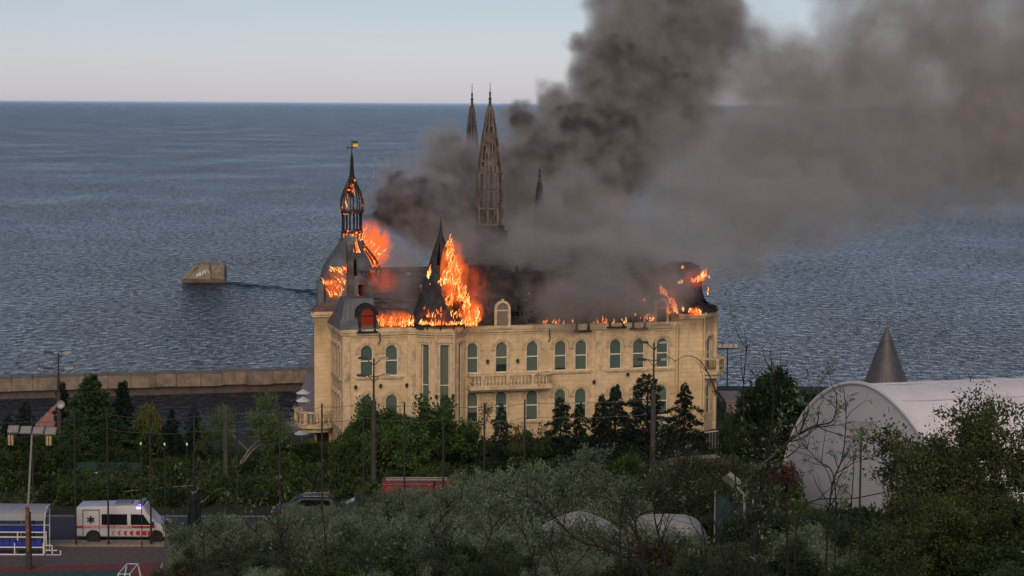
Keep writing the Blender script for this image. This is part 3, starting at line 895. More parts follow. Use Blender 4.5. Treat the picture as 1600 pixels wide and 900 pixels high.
# cone roof on the bay, burnt through on one side
bc = ((b0 + b1) / 2 + 0.15, 0.75)
cp = [(2.55, 13.2), (2.42, 13.6), (2.15, 14.3), (1.85, 15.2), (1.55, 16.2), (1.25, 17.2), (0.95, 18.2), (0.65, 19.2), (0.32, 20.2), (0.12, 20.9), (0.06, 21.6)]
def okc(i, k):
    a = (k + .5) / 40 * 360
    h = mnoise.fractal((math.cos(R(a)) * 1.7, math.sin(R(a)) * 1.7, i * 0.5 + 3), 0.8, 2, 3)
    if 285 < a or a < 40: return h < -0.25 or i > 8
    if i < 2: return h < 0.1
    return h < 0.5
cone = MB().lathe(cp, 40, (*bc, 0), keep=okc, cap=False).build('cone_roof', M['char_cone'], castle)
sol = cone.modifiers.new('s', 'SOLIDIFY'); sol.thickness = 0.07; cone.data = evaluated(cone, 'cone_roof'); cone.modifiers.clear()
mb = MB()
for k in range(14):
    a = 2 * math.pi * k / 14
    mb.tube([(bc[0] + (r - .12) * math.cos(a), bc[1] + (r - .12) * math.sin(a), z) for r, z in cp[:-2]], 0.06, 5)
mb.build('rafter', M['char'], cone)
MB().tube([(*bc, 20.6), (*bc, 21.4), (*bc, 22.0)], [0.10, 0.05, 0.025], 6).build('finial', M['iron'], cone)

# dormers
def dormer(u, w, h, z, frame_m, pane_m, body_m, roof_cap=True):
    o = MB().slab(arch(w + 0.5, h + 0.35), 0.02, 2.4).build('dormer', body_m, castle); o.location = (u, -0.12, z)
    s = MB().band(arch(w, h, grow=0.2), arch(w, h, grow=0.0), -0.16, 0.06)
    s.box((0, -0.1, h + 0.18), (0.2, 0.18, 0.28)).box((0, -0.1, -0.06), (w + 0.7, 0.3, 0.14)).box((0, -0.03, h * 0.68), (w, 0.06, 0.1))
    s.build('frame', frame_m, o)
    MB().slab(arch(w, h), -0.005, 0.016).build('pane', pane_m, o)
    if roof_cap:
        MB().band(arch(w, h, grow=0.42)[1:-1], arch(w, h, grow=0.22)[1:-1], -0.2, 1.4).build('hood', M['char_dead'], o)
M['glow_room'] = emit_mat('burning_room', (0.6, 0.07, 0.03), 0.3)
dormer(front(573, 500).x, 1.0, 1.75, 13.1, M['char_dead'], M['glow_room'], M['zinc'])
dormer(front(784, 500).x, 0.92, 1.9, 13.2, M['trim'], simple('smoky_glass', (0.16, 0.13, 0.11), 0.4, var=0.2), M['char_dead'], False)
dormer(front(909, 500).x, 0.8, 1.8, 12.75, M['char_dead'], M['void'], M['char_dead'])
dormer(front(962, 500).x, 0.95, 1.9, 13.0, M['char_dead'], M['void'], M['char_dead'])
dormer(front(997, 500).x, 0.8, 1.5, 12.85, M['timber'], M['void'], M['char_dead'])
dormer(front(1032, 500).x, 0.85, 1.85, 13.2, M['trim'], M['void'], M['char_dead'])

# drum roof on the corner tower and fallen sheets on its skirt
def okd(i, k):
    return mnoise.noise((math.cos(k / 36 * 6.283) * 2.5, math.sin(k / 36 * 6.283) * 2.5, i * 0.8 + 9)) < 0.45
dr = MB().lathe([(3.15, 13.95), (2.6, 14.3), (2.05, 14.8), (1.8, 15.5), (1.74, 16.4), (1.7, 17.2), (1.55, 17.6), (0.9, 17.9)], 36, (*tc, 0), keep=okd, cap=False)
dro = dr.build('drum_roof', M['char_dead'], castle)
MB().lathe([(2.2, 13.9), (1.55, 15), (1.5, 17.2), (0.4, 17.5)], 16, (*tc, 0)).build('burnt_core', M['char_dead'], dro)
mb = MB()
for i in range(30):
    a = R(rng.uniform(150, 400)); r = rng.uniform(1.6, 3.0)
    b = Vector((tc[0] + r * math.cos(a), tc[1] + r * math.sin(a), 13.9 + (3.1 - r) * 0.6))
    dv = Vector((rng.uniform(-1, 1), rng.uniform(-1, .6), rng.uniform(-.25, .35))).normalized() * rng.uniform(.5, 1.3)
    mb.box((0, 0, 0), (dv.length, rng.uniform(.2, .6), 0.05), Matrix.Translation(b) @ dv.to_track_quat('X', 'Z').to_matrix().to_4x4())
mb.build('fallen_sheet', M['char_dead'], dro)

# open timber spires
def spire(px, Y, zb, rows, rb, ztop, ztip, m, name, label, ks=8, braces=True, seed=1, bare=0.14):
    rg = random.Random(seed)
    p = loc(at(px, 300, Y)); c = (p.x, p.y)
    z0, z1, r1 = rows
    o = MB().lathe([(rb * 1.25, zb), (rb * 1.22, zb + .3), (rb, zb + .35), (rb, z0)], ks, (*c, 0), R(22.5)).build(name, M['char_dead'], castle)
    if label: o['label'] = label
    P = lambda k, r, z: (c[0] + r * math.cos(R(22.5) + 2 * math.pi * k / ks), c[1] + r * math.sin(R(22.5) + 2 * math.pi * k / ks), z)
    mb = MB()
    for k in range(ks):
        mb.bar(P(k, r1, z0), P(k, r1, z1), 0.13)
        for z in (z0 + .1, z0 + (z1 - z0) * .33, z0 + (z1 - z0) * .66, z1): mb.bar(P(k, r1, z), P(k + 1, r1, z), 0.10, 0.13)
        if braces and rg.random() < .6:
            a = rg.choice([0, .33]); mb.bar(P(k, r1, z0 + (z1 - z0) * a), P(k + 1, r1, z0 + (z1 - z0) * (a + .33)), 0.07)
    for i in range(10):
        mb.bar(P(rg.uniform(0, ks), r1 * rg.uniform(.2, .9), z0 + rg.uniform(0, .5)), P(rg.uniform(0, ks), r1 * rg.uniform(.2, .9), z0 + rg.uniform(.6, 1.8)), 0.07)
    mb.build('gallery_frame', m, o)
    mb = MB(); rs = r1 * 0.92
    RR = lambda t: .12 + (rs - .12) * (1 - t) ** .78
    for k in range(ks):
        for q_ in range(6): mb.bar(P(k, RR(q_ / 6), z1 + (ztop - z1) * q_ / 6), P(k, RR((q_ + 1) / 6), z1 + (ztop - z1) * (q_ + 1) / 6), 0.13)
        n = 2
        for q_ in range(1, n):
            a, b = P(k, rs, z1), P(k + 1, rs, z1)
            mb.bar(tuple(a[i] + (b[i] - a[i]) * q_ / n for i in range(3)), P(k, .2, ztop - 1.2 - rg.random()), 0.08)
        for t in (.0, .18, .45, .7):
            r = RR(t); mb.bar(P(k, r * .98, z1 + (ztop - z1) * t), P(k + 1, r * .98, z1 + (ztop - z1) * t), 0.08, 0.12)
        # boards still nailed between the ribs
        for s in range(9):
            t0 = s / 10; t1 = t0 + .1
            if mnoise.noise((k * 1.7 + seed, s * 0.6, seed)) < bare: continue
            ra, rb_ = RR(t0) * .96, RR(t1) * .96
            za, zb_ = z1 + (ztop - z1) * t0, z1 + (ztop - z1) * t1
            mb.add([P(k, ra, za), P(k + 1, ra, za), P(k + 1, rb_, zb_), P(k, rb_, zb_)], [(0, 1, 2, 3)])
    mb.build('spire_frame', m, o)
    MB().lathe([(0.16, ztop - .1), (0.10, ztop + .5), (0.17, ztop + .55), (0.07, ztop + .7), (0.09, ztop + 1.1), (0.035, ztop + 1.2), (0.02, ztip)], 8, (*c, 0)).build('finial', M['iron'], o)
    return c
def zat(px, py, Y): return at(px, py, Y).z
spire(765, 170, 14.0, (zat(765, 352, 170), zat(765, 270, 170), 1.12), 1.3, zat(765, 165, 170), zat(765, 128, 170), M['timber'], 'spire', None, seed=3)
spire(737, 182, 14.0, (zat(737, 330, 182), zat(737, 262, 182), 0.78), 0.9, zat(737, 165, 182), zat(737, 130, 182), M['timber_grey'], 'spire', None, seed=8, bare=.45)
spire(843, 174, 14.0, (zat(843, 360, 174), zat(843, 330, 174), 0.42), 0.42, zat(843, 285, 174), zat(843, 258, 174), M['char_dead'], 'spire', None, seed=5)
mb = MB(); p = loc(at(765, 400, 170))
mb.box((p.x, p.y, 15.6), (2.9, 2.9, 4.0)).box((p.x, p.y, 17.7), (3.1, 3.1, 0.25)).box((p.x, p.y, 19.6), (2.5, 2.5, 1.2))
mb.build('spire_plinth', M['char_dead'], castle)
# ------------------------------------------------------------------ fire
def flame_material():
    m, nt, out = newmat('flame')
    tc = N(nt, 'ShaderNodeTexCoord')
    mp = N(nt, 'ShaderNodeMapping'); mp.inputs['Scale'].default_value = (1.6, 1.6, 0.8)
    nt.links.new(tc.outputs['Object'], mp.inputs[0])
    nz = N(nt, 'ShaderNodeTexNoise', i_Scale=2.6, i_Detail=5.0, i_Roughness=0.6, i_Distortion=0.6)
    nt.links.new(mp.outputs[0], nz.inputs['Vector'])
    c = ramp(nt, nz.outputs[0], [(0.34, (0.5, 0.03, 0.012)), (0.44, (0.95, 0.12, 0.02)), (0.53, (1.0, 0.34, 0.06)), (0.61, (1.0, 0.72, 0.30))])
    e = N(nt, 'ShaderNodeEmission'); e.inputs[1].default_value = 1.65
    nt.links.new(c, e.inputs[0]); nt.links.new(e.outputs[0], out.inputs[0])
    return m
M['flame'] = flame_material()

def glow_material(name, col, strength, thr=0.42, scale=0.9, dens=0.0):
    m, nt, out = newmat(name)
    tc = N(nt, 'ShaderNodeTexCoord')
    vm = N(nt, 'ShaderNodeVectorMath', operation='MULTIPLY_ADD')
    vm.inputs[1].default_value = (2, 2, 2); vm.inputs[2].default_value = (-1, -1, -1)
    nt.links.new(tc.outputs['Generated'], vm.inputs[0])
    ln = N(nt, 'ShaderNodeVectorMath', operation='LENGTH'); nt.links.new(vm.outputs[0], ln.inputs[0])
    mp = N(nt, 'ShaderNodeMapping'); mp.inputs['Scale'].default_value = (1, 1, 0.6)
    nt.links.new(tc.outputs['Object'], mp.inputs[0])
    nz = N(nt, 'ShaderNodeTexNoise', i_Scale=scale, i_Detail=4.0, i_Roughness=0.6, i_Distortion=0.5)
    nt.links.new(mp.outputs[0], nz.inputs['Vector'])
    fo = N(nt, 'ShaderNodeMapRange', interpolation_type='SMOOTHSTEP'); fo.inputs['From Min'].default_value = 1.0; fo.inputs['From Max'].default_value = 0.35
    nt.links.new(ln.outputs['Value'], fo.inputs[0])
    nr = N(nt, 'ShaderNodeMapRange'); nr.inputs['From Min'].default_value = thr; nr.inputs['From Max'].default_value = thr + 0.26; nr.inputs['To Max'].default_value = strength
    nt.links.new(nz.outputs[0], nr.inputs[0])
    mr = N(nt, 'ShaderNodeMath', operation='MULTIPLY'); nt.links.new(fo.outputs[0], mr.inputs[0]); nt.links.new(nr.outputs[0], mr.inputs[1])
    pv = N(nt, 'ShaderNodeVolumePrincipled'); pv.inputs['Color'].default_value = (0.02, 0.01, 0.01, 1); pv.inputs['Emission Color'].default_value = (*col, 1)
    nt.links.new(mr.outputs[0], pv.inputs['Emission Strength'])
    dn = N(nt, 'ShaderNodeMath', operation='MULTIPLY'); dn.inputs[1].default_value = dens; nt.links.new(mr.outputs[0], dn.inputs[0]); nt.links.new(dn.outputs[0], pv.inputs['Density'])
    nt.links.new(pv.outputs[0], out.inputs['Volume'])
    return m
M['glow'] = glow_material('flame_glow', (1.0, 0.155, 0.028), 4.2, 0.42, 1.6, 0.8)
M['glow_soft'] = glow_material('flame_glow_soft', (1.0, 0.12, 0.03), 0.55, 0.38, 0.7, 0.6)

def tongue(mb, base, h, r, lean, rg):
    n = 6; pts, rad = [], []
    side = Vector((rg.uniform(-1, 1), rg.uniform(-1, 1), 0)) * h * 0.12
    for i in range(n + 1):
        t = i / n
        pts.append(Vector(base) + lean * h * t * t + Vector((0, 0, h * t)) + side * math.sin(t * 5 + rg.random()))
        rad.append(max(0.012, r * (0.45 + 1.1 * t) * (1 - t) ** 0.8 * rg.uniform(.7, 1.3)))
    mb.tube(pts, rad, 6)

def flame(label, hull, tongues, seed, lean=(0.35, 0.1, 0), size=(0.5, 1.3), rad=(0.06, 0.2), glow='glow'):
    """hull: (centre, (rx, ry, rz)) or None; tongues: list of (x,y,z, spread_x, spread_y, spread_z, count)"""
    rg = random.Random(seed)
    ctr = Vector(hull[0]) if hull else Vector(tongues[0][:3])
    mb = MB()
    lean = Vector(lean)
    for (x, y, z, sx, sy, sz, n) in tongues:
        for _ in range(int(n * 2.0) + 1):
            b = Vector((x + rg.uniform(-sx, sx), y + rg.uniform(-sy, sy), z + rg.uniform(-sz, sz))) - ctr
            h = rg.uniform(*size) * rg.choice([0.3, 0.5, 0.75])
            tongue(mb, b, h, rg.uniform(*rad) * .62, lean * rg.uniform(.3, 1.4), rg)
    mats = [M['flame']]
    if hull:
        mb.cur = 1; mats.append(M[glow])
        rx, ry, rz = hull[1]
        n, k = 20, 12
        prof = [(max(0.001, math.sin(math.pi * i / k)), -math.cos(math.pi * i / k)) for i in range(k + 1)]
        base = len(mb.v)
        mb.lathe(prof, n)
        for i in range(base, len(mb.v)):
            v = Vector(mb.v[i])
            mb.v[i] = (v.x * rx, v.y * ry, v.z * rz)
    o = mb.build('flame', mats)
    o.location = ctr
    tag(o, label, 'flame', 'flames on the castle roofs')
    return o

def T(px, py, Y, sx, sy, sz, n):
    p = at(px, py, Y); return (p.x, p.y, p.z, sx, sy, sz, n)
def H(px, py, Y, rx, ry, rz): return (at(px, py, Y), (rx, ry, rz))

flame('broad orange blaze blowing sideways from below the burnt lantern', H(580, 386, 164, 2.0, 1.7, 2.5),
      [T(556, 405, 163, .35, .5, .9, 16), T(572, 414, 163.5, .9, .5, .25, 16), T(560, 380, 163.5, .4, .5, .9, 14), T(580, 390, 163.7, .8, .5, .8, 10)], 1, (.5, 0, 0), (.5, 1.3), (.06, .2))
flame('ring of fire licking round the foot of the lantern columns', None,
      [T(543, 368, 162.4, .35, .25, .16, 16), T(556, 372, 162.3, .5, .2, .2, 14)], 2, (.4, 0, 0), (.25, .55), (.05, .13))
flame('ragged yellow flames bursting through the grey ogee roof', H(527, 446, 160.6, 1.25, .7, 1.7),
      [T(529, 424, 160.6, .7, .2, .12, 12), T(524, 443, 160.5, .95, .2, .15, 18), T(536, 455, 160.5, .5, .2, .4, 14), T(524, 463, 160.4, .5, .2, .12, 9), T(540, 432, 160.6, .3, .2, .6, 12)], 3, (-.5, 0, 0), (.25, .8), (.07, .17))
flame('low row of flames along the eaves between the dormer and cone roof', H(613, 500, 156.4, 2.0, .7, .95),
      [T(590, 508, 156.3, .35, .3, .1, 12), T(605, 509, 156.4, .5, .3, .1, 14), T(622, 509, 156.5, .6, .3, .1, 14), T(636, 508, 156.6, .5, .3, .1, 10)], 4, (.3, 0, 0), (.4, 1.2), (.06, .16))
flame('tall column of fire climbing the open side of the cone roof', H(712, 428, 155.8, 1.25, 1.0, 3.3),
      [T(701, 396, 155.6, .22, .3, .6, 14), T(706, 420, 155.5, .35, .3, .7, 18), T(711, 443, 155.4, .35, .3, .6, 16), T(721, 466, 155.2, .35, .3, .5, 14), T(729, 484, 155.1, .25, .3, .4, 9), T(692, 444, 154.7, .5, .1, .2, 9), T(670, 432, 154.6, .12, .1, .2, 4), T(703, 475, 154.6, .3, .1, .2, 4)], 5, (.2, 0, 0), (.5, 1.7), (.07, .22))
flame('hot fire at the right foot of the burning cone roof'.replace('right ', 'gable-side '), H(736, 488, 156.3, 1.15, .9, 1.4),
      [T(738, 508, 156, .5, .3, .15, 16), T(744, 498, 156.2, .3, .3, .4, 12), T(730, 506, 155.6, .4, .3, .2, 12)], 6, (.1, 0, 0), (.4, 1.3), (.06, .18))
flame('thin line of flames round the skirt of the black cone roof', H(688, 497, 154.2, 2.0, .5, .75),
      [T(664, 507, 154.3, .5, .2, .05, 12), T(688, 508, 153.9, .8, .2, .05, 18), T(712, 507, 154.2, .5, .2, .05, 14), T(678, 492, 154.1, .6, .2, .3, 8), T(712, 492, 154.2, .4, .2, .3, 9)], 7, (.1, 0, 0), (.2, .7), (.05, .12), 'glow_soft')
flame('red glow hanging in the smoke over the burnt rafters', H(735, 455, 159, 1.8, 1.5, 2.6), [T(742, 462, 159, .1, .1, .1, 1)], 8, size=(.1, .15), rad=(.03, .05), glow='glow_soft')
flame('faint red glow above the open left-hand rafters'.replace('left-hand ', ''), H(596, 450, 160, 1.9, 1.5, 2.3), [T(583, 486, 158.2, .25, .2, .08, 4), T(610, 476, 158.4, .4, .1, .1, 3)], 9, size=(.15, .3), rad=(.04, .09), glow='glow_soft')
for i, (px, py, Y, n, lab) in enumerate([
        (851, 505, 159.4, 4, 'small flame on the eaves just past the pale stone dormer'), (866, 505, 159.6, 3, 'small flame on the eaves over the paired windows'),
        (877, 506, 159.8, 5, 'small bright flame beside the collapsed dark dormer'), (897, 505, 160.2, 4, 'small flame tight against the collapsed dark dormer'),
        (950, 504, 160.6, 14, 'clump of flame beside the sooty arched dormer'), (995, 495, 161.2, 7, 'flame inside the low timber dormer'),
        (975, 503, 160.6, 5, 'small flame on the eaves between two sooty dormers'), (1014, 498, 161, 12, 'small flame at the foot of the pale-framed last dormer'), (1005, 470, 162, 4, 'ember flame halfway up the dark roof slope'), (938, 443, 163.2, 4, 'lone flame glowing high in the smoke above the roof'), (932, 507, 160.4, 3, 'tiny flame under the sooty arched dormer')]):
    flame(lab, None, [T(px, py, Y, .12 + n * .028, .2, .1 + n * .012, n)], 20 + i, (.1, 0, 0), (.15, .5), (.05, .13))
flame('slanting streak of fire running down the roof beside the last dormer', H(1047, 470, 161.6, 1.1, .8, 1.5),
      [T(1035, 456, 161.9, .16, .2, .22, 8), T(1041, 464, 161.8, .16, .2, .2, 8), T(1047, 470, 161.6, .16, .2, .2, 8), T(1054, 478, 161.4, .18, .2, .25, 10), T(1056, 487, 161.3, .2, .2, .2, 9), T(1068, 485, 161.2, .06, .1, .1, 2), T(1045, 487, 161.2, .2, .1, .2, 3)], 31, (-.5, 0, 0), (.25, .7), (.06, .13), 'glow_soft')
flame('bright yellow flame on the fallen roof sheets of the corner tower', H(1087, 487, 160.6, .75, .5, .55),
      [T(1082, 487, 160.5, .3, .2, .1, 12), T(1091, 490, 160.4, .25, .2, .12, 12)], 32, (-.3, 0, 0), (.25, .6), (.07, .16))
flame('flames breaking out of the top of the round drum roof', H(1090, 434, 161.4, 1.2, .7, 1.1),
      [T(1094, 436, 161.4, .3, .2, .2, 14), T(1086, 440, 161.3, .3, .2, .12, 9), T(1101, 430, 161.4, .15, .2, .2, 6), T(1063, 443, 161.6, .22, .2, .05, 5), T(1067, 420, 161.8, .1, .1, .05, 2), T(1108, 434, 161.6, .06, .1, .05, 2)], 33, (.1, 0, 0), (.2, .65), (.05, .15), 'glow_soft')
flame('thin flame in a split down the side of the drum roof', None, [T(1106, 457, 160.4, .06, .1, .25, 6)], 34, (0, 0, 0), (.2, .4), (.04, .09))
flame('small fire alight at the top of the slender grey spire', None, [T(737, 166, 182, .1, .1, .2, 9)], 35, (.1, 0, 0), (.2, .5), (.06, .14))
flame('flames running up the inside of the lantern dome', None, [T(550, 298, 162.9, .18, .2, .5, 10), T(541, 318, 162.6, .10, .1, .5, 8), T(540, 335, 162.5, .15, .1, .06, 5)], 36, (0, 0, 0), (.15, .45), (.03, .07))

# ------------------------------------------------------------------ smoke: a density grid filled by a node field
BL = [  # px, py, Y, radius m, weight
    (648, 318, 169, 2.8, 3.0), (612, 304, 172, 2.2, 2.4), (665, 345, 168, 2.4, 1.8), (625, 340, 168, 1.8, 1.3), (632, 275, 173, 2.1, .4), (690, 325, 171, 3.2, 2.2), (720, 350, 173, 2.6, 1.6), (700, 275, 176, 3.4, 1.3), (690, 225, 178, 2.4, .38), (735, 320, 175, 3.8, 1.4), (736, 235, 177, 2.0, .3), (745, 270, 177, 2.4, .55),
    (648, 360, 166, 2.0, .5), (690, 365, 168, 3.0, .55), (640, 400, 164, 2.6, .30), (605, 430, 163, 2.6, .25), (735, 400, 165, 3.6, .6), (760, 445, 162, 2.6, .35),
    (800, 290, 180, 4.0, 1.6), (845, 235, 182, 4.2, 2.2), (800, 390, 172, 4.0, .75), (830, 440, 165, 3.8, .55), (880, 330, 178, 5.2, .9), (905, 262, 182, 4.4, 1.8),
    (935, 190, 184, 4.4, 2.0), (925, 115, 184, 2.6, .9), (985, 100, 186, 5.0, 2.0), (990, 20, 186, 4.4, 1.1), (1050, 60, 188, 4.6, .8), (1110, 15, 188, 4.2, 1.5), (1040, 150, 186, 4.6, 1.6), (1085, 110, 188, 4.0, 1.3),
    (1150, 50, 190, 3.8, .9), (1170, 110, 190, 4.4, .9), (1210, 60, 192, 3.6, .35), (1240, 120, 192, 4.2, .7), (1230, 220, 186, 5, .6), (1000, 215, 184, 4.8, 1.6), (960, 390, 174, 5.2, .75), (900, 440, 166, 4.0, .6), (990, 450, 167, 4.4, .65), (1060, 390, 172, 4.6, .7),
    (880, 480, 162, 2.6, .6), (930, 470, 162, 3.0, .7), (980, 468, 163, 3.0, .65), (1030, 455, 163.5, 2.8, .45), (840, 475, 161, 2.4, .5), (800, 450, 162, 2.6, .6), (820, 400, 164, 3.2, .6), (880, 430, 162.5, 3.0, .8), (940, 420, 163, 3.4, .8), (1000, 415, 164, 3.4, .7), (1050, 420, 165, 2.8, .5),
    (600, 452, 158.3, 2.2, .35), (632, 470, 157.6, 1.8, .3), (620, 430, 160, 2.4, .3), (900, 490, 157.5, 2.0, .5), (950, 486, 158, 2.2, .55), (1000, 478, 158.6, 2.0, .45), (850, 485, 157, 1.8, .4), (770, 470, 157.5, 2.2, .4), (1040, 462, 159.5, 2.4, .6), (1075, 445, 161, 2.4, .5), (900, 462, 159, 2.6, .7), (960, 458, 159.5, 2.6, .7), (860, 450, 159.5, 2.4, .6), (1100, 420, 163, 2.6, .4), (845, 330, 170, 2.2, .8), (860, 370, 170, 3.4, .8),
    (1080, 300, 180, 5.6, .8), (1120, 220, 186, 5.2, .7), (1150, 360, 176, 5.0, .6), (1210, 330, 178, 5.0, .5), (1200, 260, 184, 6.0, .75), (1210, 170, 190, 5.4, .6), (1270, 330, 182, 5.4, .55), (1290, 100, 194, 5.4, .75),
    (1300, 220, 190, 6.4, .8), (1370, 290, 188, 5.8, .7), (1390, 170, 194, 6.4, .65), (1330, 150, 194, 5.4, .6), (1380, 70, 196, 5.6, .7), (1450, 250, 192, 6.4, .85), (1480, 120, 196, 6.4, .75), (1470, 30, 198, 5.6, .75),
    (1540, 200, 196, 6.6, 1.0), (1560, 90, 198, 6.0, .9), (1560, 270, 194, 6.0, .75), (1620, 230, 198, 6.4, .9), (1650, 120, 200, 6.4, .9), (1640, 30, 202, 6.0, .8), (1720, 180, 204, 7.0, .9), (1740, 60, 206, 6.4, .9),
    (1420, -40, 198, 5.4, .7), (1330, 20, 195, 4.6, .5), (1540, -40, 200, 6.0, .8), (1000, -60, 186, 5.0, 1.0), (1100, -70, 188, 5.0, .9), (1310, -60, 196, 5.0, .6),
    (1120, 430, 168, 3.0, .35), (1185, 405, 173, 3.2, .3),
]
_pr = random.Random(12)
for px, py, Y, r, w in list(BL):          # smaller billows curling off the dense puffs
    if w >= 1.0 and px < 1130:
        for _ in range(3):
            a = _pr.uniform(1.6, 5.4); q_ = r * 3111 / Y
            BL.append((px + q_ * .95 * math.cos(a), py - q_ * .95 * math.sin(a), Y + _pr.uniform(-2, 1), r * _pr.uniform(.32, .5), w * .75))
def smoke_material():
    m, nt, out = newmat('smoke')
    pv = N(nt, 'ShaderNodeVolumePrincipled')
    vi = N(nt, 'ShaderNodeVolumeInfo')
    c = ramp(nt, vi.outputs['Density'], [(0.0, (0.70, 0.675, 0.65)), (0.45, (0.52, 0.505, 0.495)), (0.75, (0.19, 0.185, 0.185)), (1.0, (0.065, 0.065, 0.067))])
    dv = N(nt, 'ShaderNodeMath', operation='MULTIPLY'); dv.inputs[1].default_value = 0.34; nt.links.new(vi.outputs['Density'], dv.inputs[0])
    nt.links.new(dv.outputs[0], [l for l in nt.links if l.from_socket == vi.outputs['Density']][0].to_socket) if False else None
    for l in list(nt.links):
        if l.from_socket == vi.outputs['Density'] and l.to_node.type == 'VALTORGB': nt.links.new(dv.outputs[0], l.to_socket)
    nt.links.new(c, pv.inputs['Color'])
    sd = N(nt, 'ShaderNodeMath', operation='MULTIPLY'); sd.inputs[1].default_value = 0.55; nt.links.new(vi.outputs['Density'], sd.inputs[0]); nt.links.new(sd.outputs[0], pv.inputs['Density'])
    pv.inputs['Density Attribute'].default_value = ''
    pv.inputs['Anisotropy'].default_value = 0.1
    nt.links.new(pv.outputs[0], out.inputs['Volume'])
    return m
M['smoke'] = smoke_material()

def make_smoke():
    g = bpy.data.node_groups.new('smoke_field', 'GeometryNodeTree')
    g.interface.new_socket('Geometry', in_out='OUTPUT', socket_type='NodeSocketGeometry')
    nd, lk = g.nodes, g.links
    pos = nd.new('GeometryNodeInputPosition')
    def noise(scale, detail, rough, vec):
        n = nd.new('ShaderNodeTexNoise'); n.inputs['Scale'].default_value = scale; n.inputs['Detail'].default_value = detail; n.inputs['Roughness'].default_value = rough
        lk.new(vec, n.inputs['Vector']); return n
    def vmath(op, a, b):
        n = nd.new('ShaderNodeVectorMath'); n.operation = op
        for i, x in enumerate((a, b)):
            if isinstance(x, (tuple, list, Vector)): n.inputs[i].default_value = tuple(x)
            else: lk.new(x, n.inputs[i])
        return n
    def math_(op, a, b, c=None):
        n = nd.new('ShaderNodeMath'); n.operation = op
        for i, x in enumerate((a, b, c)):
            if x is None: continue
            if isinstance(x, (int, float)): n.inputs[i].default_value = x
            else: lk.new(x, n.inputs[i])
        return n.outputs[0]
    w1 = noise(0.16, 3.0, 0.6, pos.outputs[0])
    c1 = vmath('SUBTRACT', w1.outputs['Color'], (.5, .5, .5))
    s1 = nd.new('ShaderNodeVectorMath'); s1.operation = 'SCALE'; lk.new(c1.outputs[0], s1.inputs[0]); s1.inputs['Scale'].default_value = 6.0
    wp0 = vmath('ADD', pos.outputs[0], s1.outputs[0])
    w2 = noise(0.55, 2.0, 0.5, pos.outputs[0])
    c2 = vmath('SUBTRACT', w2.outputs['Color'], (.5, .5, .5))
    s2 = nd.new('ShaderNodeVectorMath'); s2.operation = 'SCALE'; lk.new(c2.outputs[0], s2.inputs[0]); s2.inputs['Scale'].default_value = 3.6
    wp = vmath('ADD', wp0.outputs[0], s2.outputs[0])
    total = None
    for px, py, Y, r, w in BL:
        if px > 1110: w *= .66
        elif py < 480 and px > 1040 and py > 200: w *= .6
        p = at(px, py, Y)
        d = vmath('DISTANCE', wp.outputs[0], p)
        mr = nd.new('ShaderNodeMapRange'); mr.interpolation_type = 'SMOOTHSTEP'
        lk.new(d.outputs['Value'], mr.inputs[0])
        mr.inputs['From Min'].default_value = r * 1.15; mr.inputs['From Max'].default_value = r * 0.3
        mr.inputs['To Min'].default_value = 0; mr.inputs['To Max'].default_value = w
        total = mr.outputs[0] if total is None else math_('ADD', total, mr.outputs[0])
    n2 = noise(0.30, 6.0, 0.62, wp.outputs[0])
    n3 = noise(1.0, 4.0, 0.6, pos.outputs[0])
    nn = math_('MULTIPLY_ADD', n3.outputs[0], 0.50, math_('MULTIPLY', n2.outputs[0], 1.0))     # about 0.65 in the middle
    shaped = math_('MULTIPLY_ADD', math_('SUBTRACT', nn, 0.75), 3.0, 1.0)
    shaped = math_('MAXIMUM', shaped, 0.0)
    dens = math_('MULTIPLY', math_('MINIMUM', total, 3.2), shaped)
    dens = math_('MAXIMUM', math_('SUBTRACT', dens, 0.05), 0.0)
    vc = nd.new('GeometryNodeVolumeCube')
    lk.new(dens, vc.inputs['Density'])
    lo, hi = Vector((-13.5, 157, 12.0)), Vector((62, 212, 46))
    vc.inputs['Min'].default_value = lo; vc.inputs['Max'].default_value = hi
    vox = 0.25
    for k, ax in enumerate('XYZ'): vc.inputs['Resolution ' + ax].default_value = int((hi[k] - lo[k]) / vox)
    sm = nd.new('GeometryNodeSetMaterial'); sm.inputs['Material'].default_value = M['smoke']
    lk.new(vc.outputs[0], sm.inputs[0])
    go = nd.new('NodeGroupOutput'); lk.new(sm.outputs[0], go.inputs[0])
    me = bpy.data.meshes.new('smoke'); me.materials.append(M['smoke'])
    o = link('smoke', me)
    md = o.modifiers.new('field', 'NODES'); md.node_group = g
    tag(o, 'thick grey brown smoke drifting from the burning roofs over the sea', 'smoke', kind='stuff')
    return o
smoke = make_smoke()
# ------------------------------------------------------------------ in the water
def roughen(o, amp, cuts=5, freq=0.9):
    bm = bmesh.new(); bm.from_mesh(o.data)
    bmesh.ops.subdivide_edges(bm, edges=bm.edges[:], cuts=cuts, use_grid_fill=True)
    for v in bm.verts:
        v.co += mnoise.noise_vector(v.co * freq) * amp + mnoise.noise_vector(v.co * freq * 3) * amp * .4
    bm.to_mesh(o.data); bm.free()
p = on_z(320, 441, 0)
bw = thing('breakwater_block', 'broken concrete block with a sloping side and white scrawl standing in the sea', 'breakwater', (p.x, p.y, 0), R(4))
m1 = MB().slab([(-3.65, -1), (-3.65, 0.75), (-1.3, 3.1), (0.95, 3.15), (0.95, -1)], -0.6, 3.2)
m1.slab([(-3.2, 0.9), (-2.4, 1.35), (-1.1, 2.9), (-1.4, 3.0)], -0.75, -0.55)
o = m1.build('sloping_block', M['block'], bw); bevelled(o, 0.25); roughen(o, .45)
o = MB().box((2.25, 1.4, 1.0), (2.35, 3.6, 4.1)).build('square_block', M['block'], bw); bevelled(o, 0.22); roughen(o, .32)
